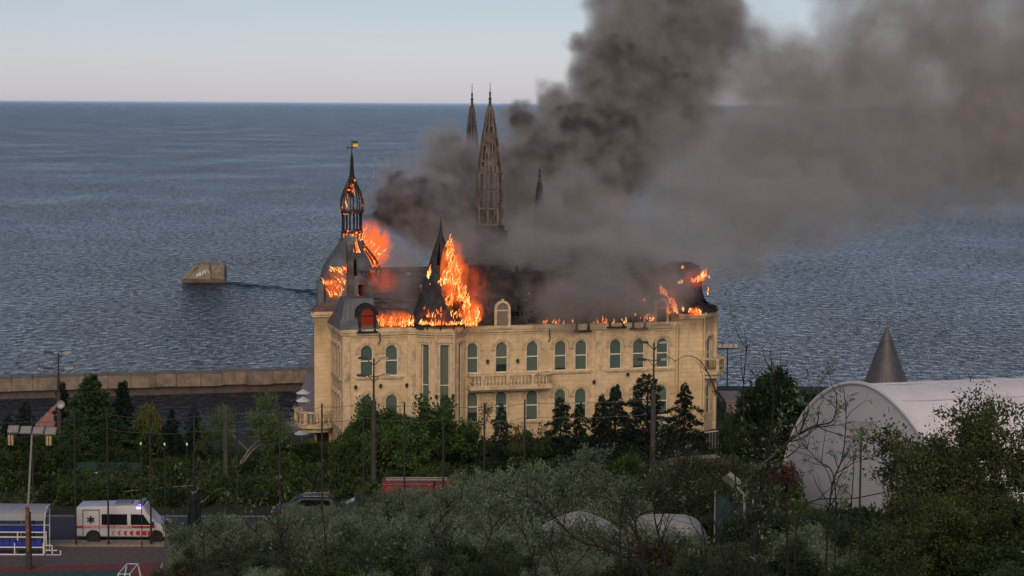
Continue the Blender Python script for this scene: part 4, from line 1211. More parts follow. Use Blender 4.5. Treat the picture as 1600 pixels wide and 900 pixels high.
MB().slab([(-3.75, -1), (-3.75, 0.62), (-3.3, 0.72), (1.0, 0.55), (1.0, 0.75), (3.5, 0.6), (3.5, -1)], -0.72, 3.3).build('waterline_band', M['wet'], bw)
mb = MB(); rg = random.Random(2)
for i in range(7):
    x = -1.3 + i * 0.32; z = 1.0 + i * 0.12
    pts = [(x + rg.uniform(-.12, .2), -0.63, z + rg.uniform(-.15, .7)) for _ in range(5)]
    mb.tube(pts, 0.075, 4)
mb.build('scrawl', M['white'], bw)
for i in range(16):
    t = i / 15
    px = 357 + t * 150; py = 442 + t * 17 + (rg.uniform(-5, 0) if i % 3 == 1 else rg.uniform(-1, 1))
    q = on_z(px, py, 0)
    mb = MB(); w, h = rg.uniform(0.7, 1.5), rg.uniform(0.06, 0.2)
    n = 9
    prof = [(w, -0.4), (w * .95, 0.0), (w * .7, h * .7), (w * .25, h)]
    mb.lathe(prof, n)
    for k, v in enumerate(mb.v):
        f = 1 + 0.35 * mnoise.noise((v[0] * 1.1 + i * 7, v[1] * 1.1, v[2]))
        mb.v[k] = (v[0] * f * 1.3, v[1] * f * 0.55, v[2] * f)
    o = mb.build('rock', M['rock']); o.location = (q.x, q.y, 0); o.rotation_euler = (0, 0, rg.uniform(-.3, .3))
    tag(o, 'low dark rock of the line trailing from the concrete block', 'rock', 'dark rocks awash behind the concrete block')

# ------------------------------------------------------------------ the white sports hall and the turret behind it
TY = 0.2816; tcx, tcy = 22.79, 126.32; ta, th_, tn = 12.79, 9.19, 1.85
hall = thing('sports_hall', 'long white barrel-shaped membrane sports hall behind the bare trees', 'sports hall', (tcx, tcy, 3.6), TY)
def hp(t, grow=0.0):
    c_, s_ = math.cos(t), math.sin(t)
    return (-(ta + grow) * math.copysign(abs(c_) ** (2 / tn), c_), (th_ + grow) * abs(s_) ** (2 / tn) + 0.4)
NT, NL = 48, 40
LH = 42.0
mb = MB()
for i in range(NL + 1):
    for k in range(NT + 1):
        y, z = hp(math.pi * k / NT)
        sag = -0.10 * math.sin(math.pi * (i % 5) / 5)
        mb.v.append((i * LH / NL, y * (1 + sag / 12), z + sag))
for i in range(NL):
    for k in range(NT):
        a = i * (NT + 1) + k; mb.f.append([a, a + 1, a + NT + 2, a + NT + 1]); mb.mi.append(0)
mb.build('membrane', M['tent'], hall, True)
mb = MB()
prev = None
rings = 8
for j in range(rings + 1):
    f = j / rings
    for k in range(NT + 1):
        y, z = hp(math.pi * k / NT)
        mb.v.append((-1.2 * (1 - f * f), y * f, (z - 0.4) * f + 0.4 * f))
for j in range(rings):
    for k in range(NT):
        a = j * (NT + 1) + k; mb.f.append([a, a + NT + 1, a + NT + 2, a + 1]); mb.mi.append(0)
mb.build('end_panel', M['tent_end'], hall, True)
mb = MB()
for x in [0.0] :
    mb.tube([(x - .1, *hp(math.pi * k / NT, .02)) for k in range(NT + 1)], 0.13, 6)
for x in (8.4, 16.8, 25.2): mb.tube([(x, *hp(math.pi * k / NT, -.08)) for k in range(NT + 1)], 0.06, 5)
mb.build('edge_rope', M['white'], hall)
mb = MB()
for k in (14, 19, 24, 29, 34): mb.tube([(LH * i / 20, *hp(math.pi * k / NT, .0)) for i in range(21)], 0.035, 4)
for x in (5.25, 10.5, 15.75, 21, 26.25): mb.tube([(x, *hp(math.pi * k / NT, .0)) for k in range(NT + 1)], 0.03, 4)
mb.build('welded_seam', M['tent_end'], hall)
q = at(1384, 598, 152)
tur = thing('turret', 'round turret with a dark pointed standing-seam roof behind the white hall', 'turret', (q.x, q.y, 3.5))
tz = at(1384, 600, 152).z - 3.5
MB().lathe([(1.45, 0), (1.45, tz)], 24).build('wall', M['stone'], tur)
apex = at(1384, 513, 152).z - 3.5
cone = MB().lathe([(1.72, tz - .25), (1.66, tz - .1), (0.42, tz + (apex - tz) * .80), (0.06, apex)], 30).build('roof', M['slate'], tur)
mb = MB()
for k in range(30):
    a = 2 * math.pi * k / 30
    mb.bar((1.68 * math.cos(a), 1.68 * math.sin(a), tz - .1), (0.43 * math.cos(a), 0.43 * math.sin(a), tz + (apex - tz) * .80), 0.06, 0.09)
mb.lathe([(0.44, tz + (apex - tz) * .79), (0.46, tz + (apex - tz) * .80), (0.07, apex + .02)], 16, cap=False)
mb.build('seam', M['slate'], cone)
MB().tube([(0, 0, apex - .1), (0, 0, apex + 1.0)], 0.025, 5).lathe([(0.02, apex + .35), (0.10, apex + .5), (0.02, apex + .65)], 8).bar((-.18, 0, apex + .8), (.18, 0, apex + .78), 0.04).build('finial', M['rust'], cone)

# small hooped white tents by the yard
def hoop_tent(label, x, y, w, h, d, rz, flat=2.0):
    t = thing('hooped_tent', label, 'tent', (x, y, 3.95), rz, 'small white tents')
    mb = MB(); n, k = 20, 8
    for i in range(k + 1):
        f = math.sin(math.pi * (0.12 + 0.76 * i / k)) ** 0.5
        for j in range(n + 1):
            a = math.pi * j / n; c_, s_ = math.cos(a), math.sin(a)
            mb.v.append((-w / 2 * math.copysign(abs(c_) ** (2 / flat), c_), (i / k - .5) * d, h * abs(s_) ** (2 / flat) * f))
    for i in range(k):
        for j in range(n):
            a = i * (n + 1) + j; mb.f.append([a, a + 1, a + n + 2, a + n + 1]); mb.mi.append(0)
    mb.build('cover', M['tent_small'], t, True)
    mb = MB()
    for i in (0, 2, 4, 6, 8):
        f = math.sin(math.pi * (0.12 + 0.76 * i / k)) ** 0.5
        mb.tube([(-w / 2 * math.copysign(abs(math.cos(math.pi * j / n)) ** (2 / flat), math.cos(math.pi * j / n)), (i / k - .5) * d, h * abs(math.sin(math.pi * j / n)) ** (2 / flat) * f + .02) for j in range(n + 1)], 0.03, 4)
    mb.build('hoop', M['steel'], t)
q = at(905, 804, 106); hoop_tent('rounded white tent half hidden by silver shrubs', q.x, 106.5, 10.6, q.z - 3.9, 5, 0.05, 1.5)
q = at(1040, 804, 105); hoop_tent('flat-topped white tent behind thin dark trunks', q.x, 105, 4.9, q.z - 3.95, 5, 0.0, 4.0)
q = at(815, 834, 105); hoop_tent('lowest white tent sloping down into the shrubs', q.x, 105.0, 7.0, q.z - 3.9, 4, 0.05, 1.6)

# pink-roofed hut and satellite dish by the jetty
q = on_z(85, 660, 2.0); q = Vector((at(88, 640, 163).x, 163, 2.2))
hut = thing('hut', 'small hut with a faded pink pitched roof among the dark conifers', 'hut', q, R(-18))
hut.scale = (.62, .62, .95)
MB().prism([(-2.0, -1.6), (2.0, -1.6), (2.0, 1.6), (-2.0, 1.6)], 0, 2.2).build('wall', M['hut'], hut)
mb = MB().slab([(-2.3, 2.2), (1.0, 4.2), (2.3, 2.2)], -1.9, 1.9); mb.build('roof', M['pink_roof'], hut)
MB().box((0.4, -1.62, 1.0), (0.9, 0.06, 2.0)).build('door', M['iron'], hut)

# ------------------------------------------------------------------ lamps and poles
def gz(x, y): return ground_h(x, y)
def street_lamp(px, py_top, Y, thick_frac, label, rz=0.0):
    tp = at(px, py_top, Y); z0 = gz(tp.x, Y); h = tp.z - z0
    t = thing('street_lamp', label, 'street lamp', (tp.x, Y, z0), rz, 'four-headed street lamps')
    MB().lathe([(0.20, 0), (0.17, h * thick_frac)], 10).build('base_pole', M['wood_pole'], t)
    MB().tube([(0, 0, h * thick_frac - .2), (0, 0, h)], [0.075, 0.055], 8).build('upper_pole', M['iron'], t)
    for s in (-1, 1):
        MB().bar((0, 0, h - .5), (s * .5, 0, h - .02), 0.06).build('arm', M['iron'], t)
        MB().bar((s * .02, 0, h - 1.25), (s * .6, 0, h - 1.15), 0.055).bar((s * .05, 0, h - 1.6), (s * .42, 0, h - 1.17), 0.045).build('arm', M['iron'], t)
    for s, zz, dx in ((-1, h, .72), (1, h, .66), (-1, h - 1.18, .82), (1, h - 1.14, .8)):
        o = MB().slab([(-.36, -.02), (-.3, .07), (.28, .09), (.36, .02), (.28, -.06), (-.28, -.06)], -.16, .16).build('lamp_head', M['iron'] if s < 0 else M['steel'], t)
        o.location = (s * dx, 0, zz); o.rotation_euler = (0, R(-4 * s), 0)
    return t
street_lamp(91, 551, 147, 0.64, 'four-headed lamp on a grey pole before the pale jetty wall')
street_lamp(584, 560, 134, 0.70, 'four-headed lamp standing before the pair of windows beside the burnt dormer')
street_lamp(1022, 535, 134, 0.70, 'four-headed lamp standing before the last arched window of the castle')
# satellite dish on the first lamp pole
tp = at(95, 632, 146.6)
o = MB().lathe([(0.02, 0.0), (0.2, 0.04), (0.32, 0.12)], 14, cap=False).tube([(0, 0, 0), (0, 0, -.35)], 0.04, 5).build('satellite_dish', M['steel'])
o.location = tp; o.rotation_euler = (R(80), R(25), 0)
tag(o, 'pale round dish fixed to the grey lamp pole near the pink-roofed hut', 'dish')

def flood_panel(t, x, y, z, tilt, w=0.62, h=0.5, rz=0.0):
    o = MB().box((0, 0, 0), (w, 0.16, h)).box((0, -.09, 0), (w * .86, 0.03, h * .8)).build('floodlight', M['steel'], t)
    o.location = (x, y, z); o.rotation_euler = (R(tilt), 0, rz); bevelled(o, 0.03, 1)
    return o
tp = at(50, 676, 113); z0 = gz(tp.x, 113)
t = thing('floodlight_mast', 'leaning pale mast with four floodlights in a row above the spectator shelter', 'floodlight', (tp.x, 113, z0))
h = tp.z - z0
k = at(44, 800, 113)
MB().lathe([(0.19, -0.3), (0.16, k.z - z0)], 10, (k.x - tp.x, 0, 0)).build('concrete_post', M['wood_pole'], t)
MB().tube([(k.x - tp.x, -.18, k.z - z0 - 1.8), (k.x - tp.x + .04, -.1, k.z - z0 + .5), (0, 0, h)], [0.075, .07, 0.055], 8).build('mast', M['steel'], t)
MB().tube([(k.x - tp.x, -.19, k.z - z0 - 2.3), (k.x - tp.x, -.19, k.z - z0 + .3)], .12, 8).build('rusty_sleeve', M['rust'], t)
MB().bar((-1.3, 0, h), (1.35, 0, h - .1), 0.07).build('cross_arm', M['steel'], t)
for x in (-1.05, -.33, .38, 1.1): flood_panel(t, x, -.05, h + .14 - x * .04, -50)
for x in (-1.3, -1.12, .88, 1.06):
    MB().box((x, -.05, h - .42), (.13, .1, .6)).build('lamp_box', simple('tan_lamp_box', (0.32, 0.24, 0.14), .6), t)

tp = at(1346, 668, 113); z0 = gz(tp.x, 113)
t = thing('floodlight_mast', 'dark mast with a tilted bank of floodlights against the white hall', 'floodlight', (tp.x, 113, z0), R(-25))
h = tp.z - z0
MB().tube([(0, 0, -.2), (0, 0, h - .1)], [0.08, .05], 8).build('mast', M['iron'], t)
mb = MB().bar((0, 0, h - .5), (-.5, 0, h), .05).bar((0, 0, h - .5), (.5, 0, h + .05), .05).bar((-.9, 0, h), (.9, 0, h + .08), .06); mb.build('bracket', M['iron'], t)
for x in (-.66, -.22, .22, .66): flood_panel(t, x, -.12, h + .12 + x * .05, -62, .42, .7)
for x in (-.55, .92): MB().box((x, -.05, h - .33), (.2, .1, .5)).build('lamp_box', simple('pale_lamp_box', (0.32, 0.26, 0.18), .6), t)

tp = at(1137, 545, 186); z0 = 1.0
t = thing('floodlight_mast', 'thin far mast with four small floodlights just past the castle corner', 'floodlight', (tp.x, 186, z0))
h = tp.z - z0
MB().tube([(0, 0, -1), (0, 0, h)], [0.09, .06], 8).build('mast', M['iron'], t)
MB().bar((-.95, 0, h), (.85, 0, h), .1).build('cross_arm', M['iron'], t)
for x in (-.75, -.25, .25, .75): flood_panel(t, x, 0, h + .25, -20, .42, .4)

tp = at(1150, 745, 100); 
t = thing('yard_lamp', 'grey lamp with a bent neck and pale square head beside a teal screen', 'street lamp', (at(1163, 800, 100).x, 100, gz(tp.x, 100)))
zz = gz(tp.x, 100); zt = tp.z - zz; x0 = at(1163, 800, 100).x
MB().tube([(0, 0, -.2), (0, 0, at(1163, 790, 100).z - zz), (-.05, 0, at(1160, 772, 100).z - zz), (at(1150, 760, 100).x - x0, 0, at(1150, 760, 100).z - zz)], .06, 8).build('pole', M['steel'], t)
o = MB().slab([(-.45, -.12), (-.38, .14), (.3, .16), (.42, .0), (.3, -.14)], -.3, .3).build('lamp_head', M['steel'], t); o.location = (at(1144, 751, 100).x - x0, 0, at(1144, 751, 100).z - zz); o.rotation_euler = (R(-40), R(40), 0)

# utility post
tp = at(352, 632, 140); z0 = gz(tp.x, 140)
t = thing('utility_pole', 'square grey concrete utility post in front of the birch', 'pole', (tp.x, 140, z0))
MB().prism([(-.15, -.15), (.15, -.15), (.13, .15), (-.13, .15)], -.2, tp.z - z0).build('post', M['wood_pole'], t)
MB().box((0, 0, tp.z - z0 - .5), (1.0, .1, .1)).build('cross_arm', M['wood_pole'], t)

# tall dark posts of the ball-stop fence with their wires
posts = [(50, 655), (116, 651), (167, 642), (234, 649), (303, 647), (370, 642), (437, 640), (503, 632), (568, 625), (632, 630), (693, 628), (757, 632), (820, 626)]
fe = []
for i, (px, py) in enumerate(posts):
    Y = 119.0 + (px / 1600) * 2
    tp = at(px, py, Y); z0 = gz(tp.x, Y)
    o = MB().tube([(0, 0, -.2), (0, 0, tp.z - z0)], [.065, .055], 6).lathe([(.06, tp.z - z0 - .01), (.075, tp.z - z0 + .02), (.02, tp.z - z0 + .08)], 6).build('fence_post', M['iron'])
    o.location = (tp.x, Y, z0); fe.append(tp)
    tag(o, 'tall thin dark post of the ball-stop fence along the road', 'post', 'ball-stop fence posts along the road')
for dz, nm in ((-.15, 'upper'), (-1.05, 'lower')):
    mb = MB(); pts = []
    ext = [fe[0] + Vector((-6, -.2, 0))] + fe + [fe[-1] + Vector((9, .3, .3))]
    for a, b in zip(ext[:-1], ext[1:]):
        for k in range(6):
            f = k / 6; q = a + (b - a) * f; pts.append((q.x, q.y, q.z + dz - .12 * math.sin(math.pi * f)))
    mb.tube(pts, .018, 4)
    tag(mb.build('wire', M['iron']), 'sagging %s wire strung along the tall dark fence posts' % nm, 'wire')
for px, py, lab in ((220, 695, 'thin post with a white cap in front of the ambulance cab'), (257, 696, 'thin post with a white cap before the ambulance bonnet'), (292, 696, 'thin post with a white cap past the ambulance nose')):
    tp = at(px, py, 118.7); z0 = gz(tp.x, 118.7)
    t = thing('garden_lamp', lab, 'lamp', (tp.x, 118.7, z0), 0, 'thin white-capped posts by the road')
    MB().tube([(0, 0, -.1), (0, 0, tp.z - z0)], .032, 6).build('pole', M['iron'], t)
    MB().lathe([(.04, tp.z - z0), (.06, tp.z - z0 + .09), (.03, tp.z - z0 + .16)], 8).build('cap', M['lamp_on'], t)
for px, py, Y in ((246, 785, 120.9), (1050, 690, 150)):
    pass
# gathered dark net hanging on a post
tp = at(303, 760, 118.0); z0 = gz(tp.x, 118.0); h = tp.z - z0
t = thing('gathered_net', 'gathered dark teal net hanging on a post past the ambulance', 'net', (tp.x, 118.0, z0))
MB().tube([(0, 0, -.2), (0, 0, h + 2.0)], .05, 6).build('post', M['iron'], t)
mb = MB(); rg = random.Random(5)
for i in range(16):
    a = rg.uniform(0, 6.28); r = rg.uniform(.08, .34)
    pts = [(r * math.cos(a) * f + (-.28 * (1 - s) ** 2), r * math.sin(a) * f, h * s) for s, f in ((1, .6), (.8, 1), (.55, 1.2), (.3, 1.4), (.0, 1.9))]
    mb.tube(pts, [.05, .08, .09, .1, .12], 5)
mb.build('folds', M['net'], t)

# low green screen by the far side of the bank, pale handrails, white railing on the right
def rail(label, name, cat, pts, h, mat_, bars=None, r=.03, group=None):
    t = thing(name, label, cat, pts[0], 0, group); b0_ = Vector(pts[0])
    mb = MB().tube([Vector(p) - b0_ + Vector((0, 0, h)) for p in pts], r, 5); mb.build('handrail', mat_, t)
    if bars:
        mb = MB()
        for a, b in zip(pts[:-1], pts[1:]):
            a, b = Vector(a), Vector(b); n = max(1, int((b - a).length / bars))
            for i in range(n + 1):
                q = a + (b - a) * (i / n) - b0_; mb.bar(q, q + Vector((0, 0, h)), .03)
        mb.build('railing_bars', M['steel'], t)
    return t
ga, gb = at(55, 748, 143), at(222, 750, 143)
t = thing('green_screen', 'low dark green screen along the bank below the conifers', 'fence', (ga.x, 143, gz(ga.x, 143)))
MB().box(((gb.x - ga.x) / 2, 0, .45), (gb.x - ga.x, .06, .7)).build('panel', M['teal'], t)
for i in range(6): MB().box(((gb.x - ga.x) * i / 5, .05, .4), (.08, .08, .95)).build('post', M['iron'], t)
o = MB().box((0, 0, .15), (1.0, .5, .3)).box((0, -.1, .33), (1.06, .62, .06)).build('white_bench', M['white']); q = at(147, 748, 141.5); o.location = (q.x, 141.5, 3.98)
bevelled(o, .03, 1); tag(o, 'small white bench in front of the low green screen', 'bench')
P1 = [on_z(60, 770, 4.4), on_z(135, 768, 4.4), on_z(185, 770, 4.4), on_z(255, 763, 4.4), on_z(335, 757, 4.4)]
rail('thin pale rail climbing along the green bank above the ambulance', 'bank_rail', 'railing', [(p_.x, p_.y, 4.0) for p_ in P1], .45, M['kerb'], 2.5, .025)
P2 = [at(1100, 676, 152), at(1140, 671, 151), at(1260, 664, 148.5)]
zr = min(p_.z for p_ in P2)
rail('white-topped railing with vertical bars beside the dark shrub', 'promenade_railing', 'railing', [(p_.x, p_.y, p_.z - 1.35) for p_ in P2], 1.35, M['white'], .22, .05)
ta_ = at(1118, 770, 101); tb_ = at(1235, 830, 101); 
t = thing('teal_screen', 'slack teal windbreak net hung between posts beside the bent lamp', 'screen', (ta_.x, 101, gz(ta_.x, 101)))
w_ = tb_.x - ta_.x; zt_ = ta_.z - gz(ta_.x, 101)
mb = MB()
for i in range(13):
    for j in range(7):
        u = i / 12; top = zt_ - 0.9 * u - .35 * math.sin(u * math.pi); z = 0.2 + (top - .2) * j / 6
        mb.v.append((w_ * u, .15 * math.sin(u * 14 + j), z))
for i in range(12):
    for j in range(6):
        a = i * 7 + j; mb.f.append([a, a + 7, a + 8, a + 1]); mb.mi.append(0)
mb.build('net', M['teal'], t)
for u in (0, .5, 1): MB().tube([(w_ * u, .1, -.2), (w_ * u, .1, zt_ - .9 * u + .1)], .05, 6).build('post', M['steel'], t)

q = at(1143, 640, 176)
MB_ = MB().box((0, 0, 1.2), (1.6, 6.0, 3.6)).box((0, 0, 3.05), (1.8, 6.2, .12)).build('boundary_wall', M['paving'])
MB_.location = (q.x, 176, 2.0); tag(MB_, 'plain pinkish-grey wall stub past the far corner of the castle', 'wall')

# ------------------------------------------------------------------ quay life: parasols, bollards, a rail, one person
def parasol(px, py, Y, label):
    tp = at(px, py, Y); z0 = 2.0
    t = thing('parasol', label, 'parasol', (tp.x, Y, z0), 0, 'white parasols by the quay')
    h = tp.z - z0
    MB().tube([(0, 0, 0), (0, 0, h)], .035, 6).build('pole', M['steel'], t)
    MB().lathe([(.66, h - .32), (.64, h - .26), (.33, h - .1), (.03, h + .05)], 8).build('canopy', M['white'], t)
parasol(474, 609, 176, 'farther white parasol above the curved balcony')
parasol(474, 621, 172, 'nearer white parasol above the curved balcony')
parasol(472, 672, 163, 'white parasol in the shade under the curved balcony')
for i, (px, py) in enumerate(((466, 619), (462, 634), (457, 648), (450, 658), (444, 674))):
    q = on_z(px, py, 2.0)
    o = MB().lathe([(.28, 0), (.22, .1), (.16, .3), (.26, .42), (.3, .5), (.1, .56)], 10).box((0, 0, .45), (.95, .2, .16)).build('bollard', M['iron'])
    o.location = (q.x, q.y, 2.0); tag(o, 'dark mooring bollard on the quay paving', 'bollard', 'mooring bollards along the quay')
rail('dark stair rail going down the quay under the curved balcony', 'stair_rail', 'railing', [(-18.9, 160.5, 2.0), (-18.4, 163.5, 2.0), (-16.4, 163.5, 2.0)], 1.0, M['iron'], .3, .03)
tag(MB().prism([(-17.0, 160.0), (-14.9, 160.0), (-14.9, 166), (-17.0, 166)], 1.99, 2.3).build('landing', M['paving']), kind='structure')

def person(px, py_feet, z, label):
    q = on_z(px, py_feet, z)
    J = {'pel': (0, 0, .92), 'sp': (0, .01, 1.15), 'ch': (0, .01, 1.36), 'nk': (0, 0, 1.5), 'hd': (0, -.02, 1.62), 'hd2': (0, -.01, 1.74),
         'lh': (.10, 0, .88), 'lk': (.11, -.02, .48), 'la': (.12, .02, .09), 'lt': (.13, -.13, .04),
         'rh': (-.10, 0, .88), 'rk': (-.12, -.03, .48), 'ra': (-.14, .0, .09), 'rt': (-.16, -.14, .04),
         'ls': (.19, 0, 1.42), 'le': (.25, .03, 1.14), 'lw': (.24, -.05, .88), 'lf': (.24, -.07, .78),
         'rs': (-.19, 0, 1.42), 're': (-.25, .03, 1.14), 'rw': (-.24, -.05, .88), 'rf': (-.24, -.07, .78)}
    rad = dict(pel=.13, sp=.115, ch=.13, nk=.055, hd=.085, hd2=.07, lh=.085, lk=.058, la=.04, lt=.035, rh=.085, rk=.058, ra=.04, rt=.035, ls=.06, le=.043, lw=.03, lf=.028, rs=.06, re=.043, rw=.03, rf=.028)
    ed = [('pel', 'sp'), ('sp', 'ch'), ('ch', 'nk'), ('nk', 'hd'), ('hd', 'hd2'), ('pel', 'lh'), ('lh', 'lk'), ('lk', 'la'), ('la', 'lt'), ('pel', 'rh'), ('rh', 'rk'), ('rk', 'ra'), ('ra', 'rt'),
          ('ch', 'ls'), ('ls', 'le'), ('le', 'lw'), ('lw', 'lf'), ('ch', 'rs'), ('rs', 're'), ('re', 'rw'), ('rw', 'rf')]
    for s, f in (('l', 'lf'), ('r', 'rf')):
        x0, y0, z0 = J[f]
        for i, (dx, dy, dz) in enumerate(((-.03, -.01, -.075), (-.01, -.015, -.09), (.01, -.015, -.085), (.03, -.01, -.065), (.0, -.06, -.04))):
            J[f + str(i)] = (x0 + dx * .6, y0 + dy + (i - 1.5) * .008, z0 + dz); rad[f + str(i)] = .009; ed.append((f, f + str(i)))
    ks = list(J); me = bpy.data.meshes.new('person'); me.from_pydata([J[k_] for k_ in ks], [(ks.index(a), ks.index(b)) for a, b in ed], [])
    o = link('person', me)
    sk = o.modifiers.new('s', 'SKIN'); ss = o.modifiers.new('u', 'SUBSURF'); ss.levels = 1; ss.render_levels = 1
    for k_, v in zip(ks, me.skin_vertices[0].data): v.radius = (rad[k_], rad[k_]); v.use_root = (k_ == 'pel')
    o.data = evaluated(o, 'person'); o.modifiers.clear()
    me = o.data; me.materials.clear()
    for m_ in (M['shirt'], M['trousers'], M['skin']): me.materials.append(m_)
    for f in me.polygons:
        c = f.center
        f.material_index = 2 if c.z > 1.5 or (abs(c.x) > .2 and c.z < .95) else (0 if c.z > .93 else 1)
        f.use_smooth = True
    o.location = (q.x, q.y, z); o.rotation_euler = (0, 0, R(25))
    MB().lathe([(.098, 1.66), (.10, 1.72), (.075, 1.79), (.01, 1.82)], 10, (0, .0, 0)).build('hair', M['void'], o)
    tag(o, label, 'person')
person(442, 718, 2.0, 'person in a white top and dark trousers standing at the quay stair')

# ------------------------------------------------------------------ spectator shelter, goal
q = on_z(-70, 869, 4); SX, SY = q.x, 116.6
t = thing('spectator_shelter', 'small spectator stand with two rows of blue seats under a grey canopy', 'stand', (SX, SY, 4.0))
WX = at(68, 868, SY).x - SX
mb = MB()
for x in np.linspace(0.05, WX, 4):
    mb.bar((x, 0.0, 0), (x, 0.0, .75), .06).bar((x, .75, 0), (x, .75, 1.3), .06).bar((x, 1.6, 0), (x, 1.7, 2.6), .06)
    mb.bar((x, 0, .1), (x, 1.6, .1), .06).bar((x, 1.68, 2.55), (x, .2, 2.3), .05)
for y, z in ((0, .06), (0, .5), (.75, .95), (.75, 1.25), (1.62, 1.5)): mb.bar((0, y, z), (WX, y, z), .07)
mb.build('frame', M['white'], t)
mb = MB().box((WX / 2, .35, .35), (WX, .7, .05)).box((WX / 2, 1.1, .82), (WX, .7, .05)); mb.build('platform', M['iron'], t)
seat = MB().box((0, .12, 0), (.34, .34, .07)).slab([(-.17, 0), (-.17, .22), (-.12, .3), (.12, .3), (.17, .22), (.17, 0)], .28, .33).mesh('seat', M['blue_seat'])
n = int(WX / .38)
for z, y in ((.52, .05), (1.27, .8)):
    for i in range(n):
        o = link('seat', seat, t); o.location = (.25 + i * .38, y, z)
mb = MB(); k = 8
for i in range(k + 1):
    a = i / k; y = 1.9 - 2.1 * a; z = 2.75 - .25 * a + .12 * math.sin(a * math.pi) - (.35 * max(0, a - .85) / .15)
    mb.v += [(-.1, y, z), (WX + .1, y, z)]
for i in range(k): mb.f.append([2 * i, 2 * i + 1, 2 * i + 3, 2 * i + 2]); mb.mi.append(0)
mb.build('canopy', M['canvas'], t)
MB().tube([(WX + .02, 1.8, 2.7), (WX + .06, .9, 2.75), (WX + .1, .1, 2.5), (WX + .1, -.05, 2.1), (WX + .05, 0, .1)], .05, 6).build('end_tube', M['white'], t)
mb = MB().bar((WX + .1, .1, .3), (WX + .8, .1, .3), .06).bar((WX + .1, .1, .02), (WX + 1.0, .1, .02), .06).bar((WX + .5, .1, .02), (WX + .5, .1, .6), .06).bar((WX + .1, .1, .6), (WX + .5, .1, .6), .06).bar((WX + 1.0, .1, .02), (WX + 1.0, .1, .3), .06)
mb.build('step', M['white'], t)

q = at(207, 881, 107.7)
t = thing('football_goal', 'white tubular football goal seen from its end on the green court', 'goal', (q.x, 107.7, gz(q.x, 107.7)))
h = q.z - gz(q.x, 107.7)
mb = MB()
for y in (-2.4, 0.0):
    mb.tube([(-.62, y, 0), (-.3, y, h), (.3, y, h), (.62, y, 0)], .045, 6)
for x, z in ((-.3, h), (.3, h), (.62, 0.03)): mb.tube([(x, -2.4, z), (x, 0, z)], .045, 6)
mb.build('goal_frame', M['white'], t)

# ------------------------------------------------------------------ vehicles
def wheel(t, x, y, z, r=.34, w=.24):
    Mx = Matrix.Rotation(R(90), 4, 'X')
    o = MB().lathe([(r * .6, -w / 2), (r * .95, -w / 2), (r, -w / 3), (r, w / 3), (r * .95, w / 2), (r * .6, w / 2)], 18, M=Mx).build('wheel', M['rubber'], t, False)
    o.location = (x, y, z)
    MB().lathe([(r * .58, -w / 2 - .01), (r * .55, -w / 2 - .03), (r * .2, -w / 2 - .01), (.02, -w / 2 - .03)], 14, M=Mx).build('rim', M['rim'], o)
    return o
def body_from_profile(t, prof, w, m, name='body', bev=.12, taper=None):
    mb = MB().slab(prof, -w / 2, w / 2)
    o = mb.build(name, m, t)
    if taper:
        me = o.data
        for v in me.vertices:
            if v.co.z > taper[0]: v.co.y *= 1 - taper[1] * (v.co.z - taper[0])
    bevelled(o, bev, 3)
    for f in o.data.polygons: f.use_smooth = True
    return o
ax = at(125, 848, 121.4).x; AY = 120.9
AL = at(272, 848, 121.4).x - ax
amb = thing('ambulance', 'white ambulance van with red chevrons and a lit blue beacon on the road', 'ambulance', (ax, AY, 4.03), R(1.0))
amb.scale = (1, 1, .93)
prof = [(0, .42), (0.02, 2.2), (.15, 2.42), (3.9, 2.5), (4.2, 2.42), (4.35, 2.05), (4.95, 1.35), (5.45, 1.18), (5.68, 1.0), (5.75, .6), (5.7, .38)]
k = AL / 5.78
prof = [(x * k, z) for x, z in prof]
body_from_profile(amb, prof, 1.98, M['amb'], 'body', .10, (1.2, .06))
S = -0.99
def side_y(z): return S * (1 - .06 * max(0, z - 1.2)) - .012
def decal(name, poly, m, parent=None, dy=0.0):
    mb = MB()
    n_ = len(poly)
    mb.add([(p_[0], side_y(p_[1]) - dy, p_[1]) for p_ in poly] + [(p_[0], side_y(p_[1]) + .03, p_[1]) for p_ in poly],
           [tuple(range(n_)), tuple(reversed(range(n_, 2 * n_)))] + [(n_ + i, n_ + (i + 1) % n_, (i + 1) % n_, i) for i in range(n_)])
    return mb.build(name, m, parent or amb)
decal('side_window', [(1.64, 1.22), (3.2, 1.22), (3.2, 1.92), (1.64, 1.92)], M['glass'], dy=.006)
decal('cab_window', [(3.42, 1.22), (4.62, 1.22), (4.18, 1.9), (3.42, 1.92)], M['glass'], dy=.006)
decal('stripe', [(.1, 1.0), (4.95, 1.0), (4.82, 1.15), (.1, 1.15)], M['red'], dy=.004)
for i in range(7):
    x = 2.35 + i * .36; w_ = .06 + i * .045
    MB().add([(x, S - .016, .52), (x + w_, S - .016, .52), (x + w_ - .1, S - .016, .67), (x + w_, S - .016, .82), (x, S - .016, .82), (x - .1, S - .016, .67)], [(0, 1, 2, 5), (5, 2, 3, 4)]).build('chevron', M['red'], amb)
mb = MB()
for a in (0, 60, 120): mb.box((0, 0, 0), (.11, .02, .5), Matrix.Translation((.98, side_y(1.55) - .012, 1.55)) @ Matrix.Rotation(R(a), 4, 'Y'))
mb.build('star_emblem', M['navy'], amb)
mb = MB()
for p_, s_ in (((.5, 0, 1.35), (.03, .02, 1.75)), ((1.5, 0, 1.35), (.03, .02, 1.75))): mb.box((p_[0], S - .004, p_[2]), s_)
mb.box((1.0, S + .05, 2.2), (1.0, .1, .025)); mb.build('door_seam', M['iron'], amb)
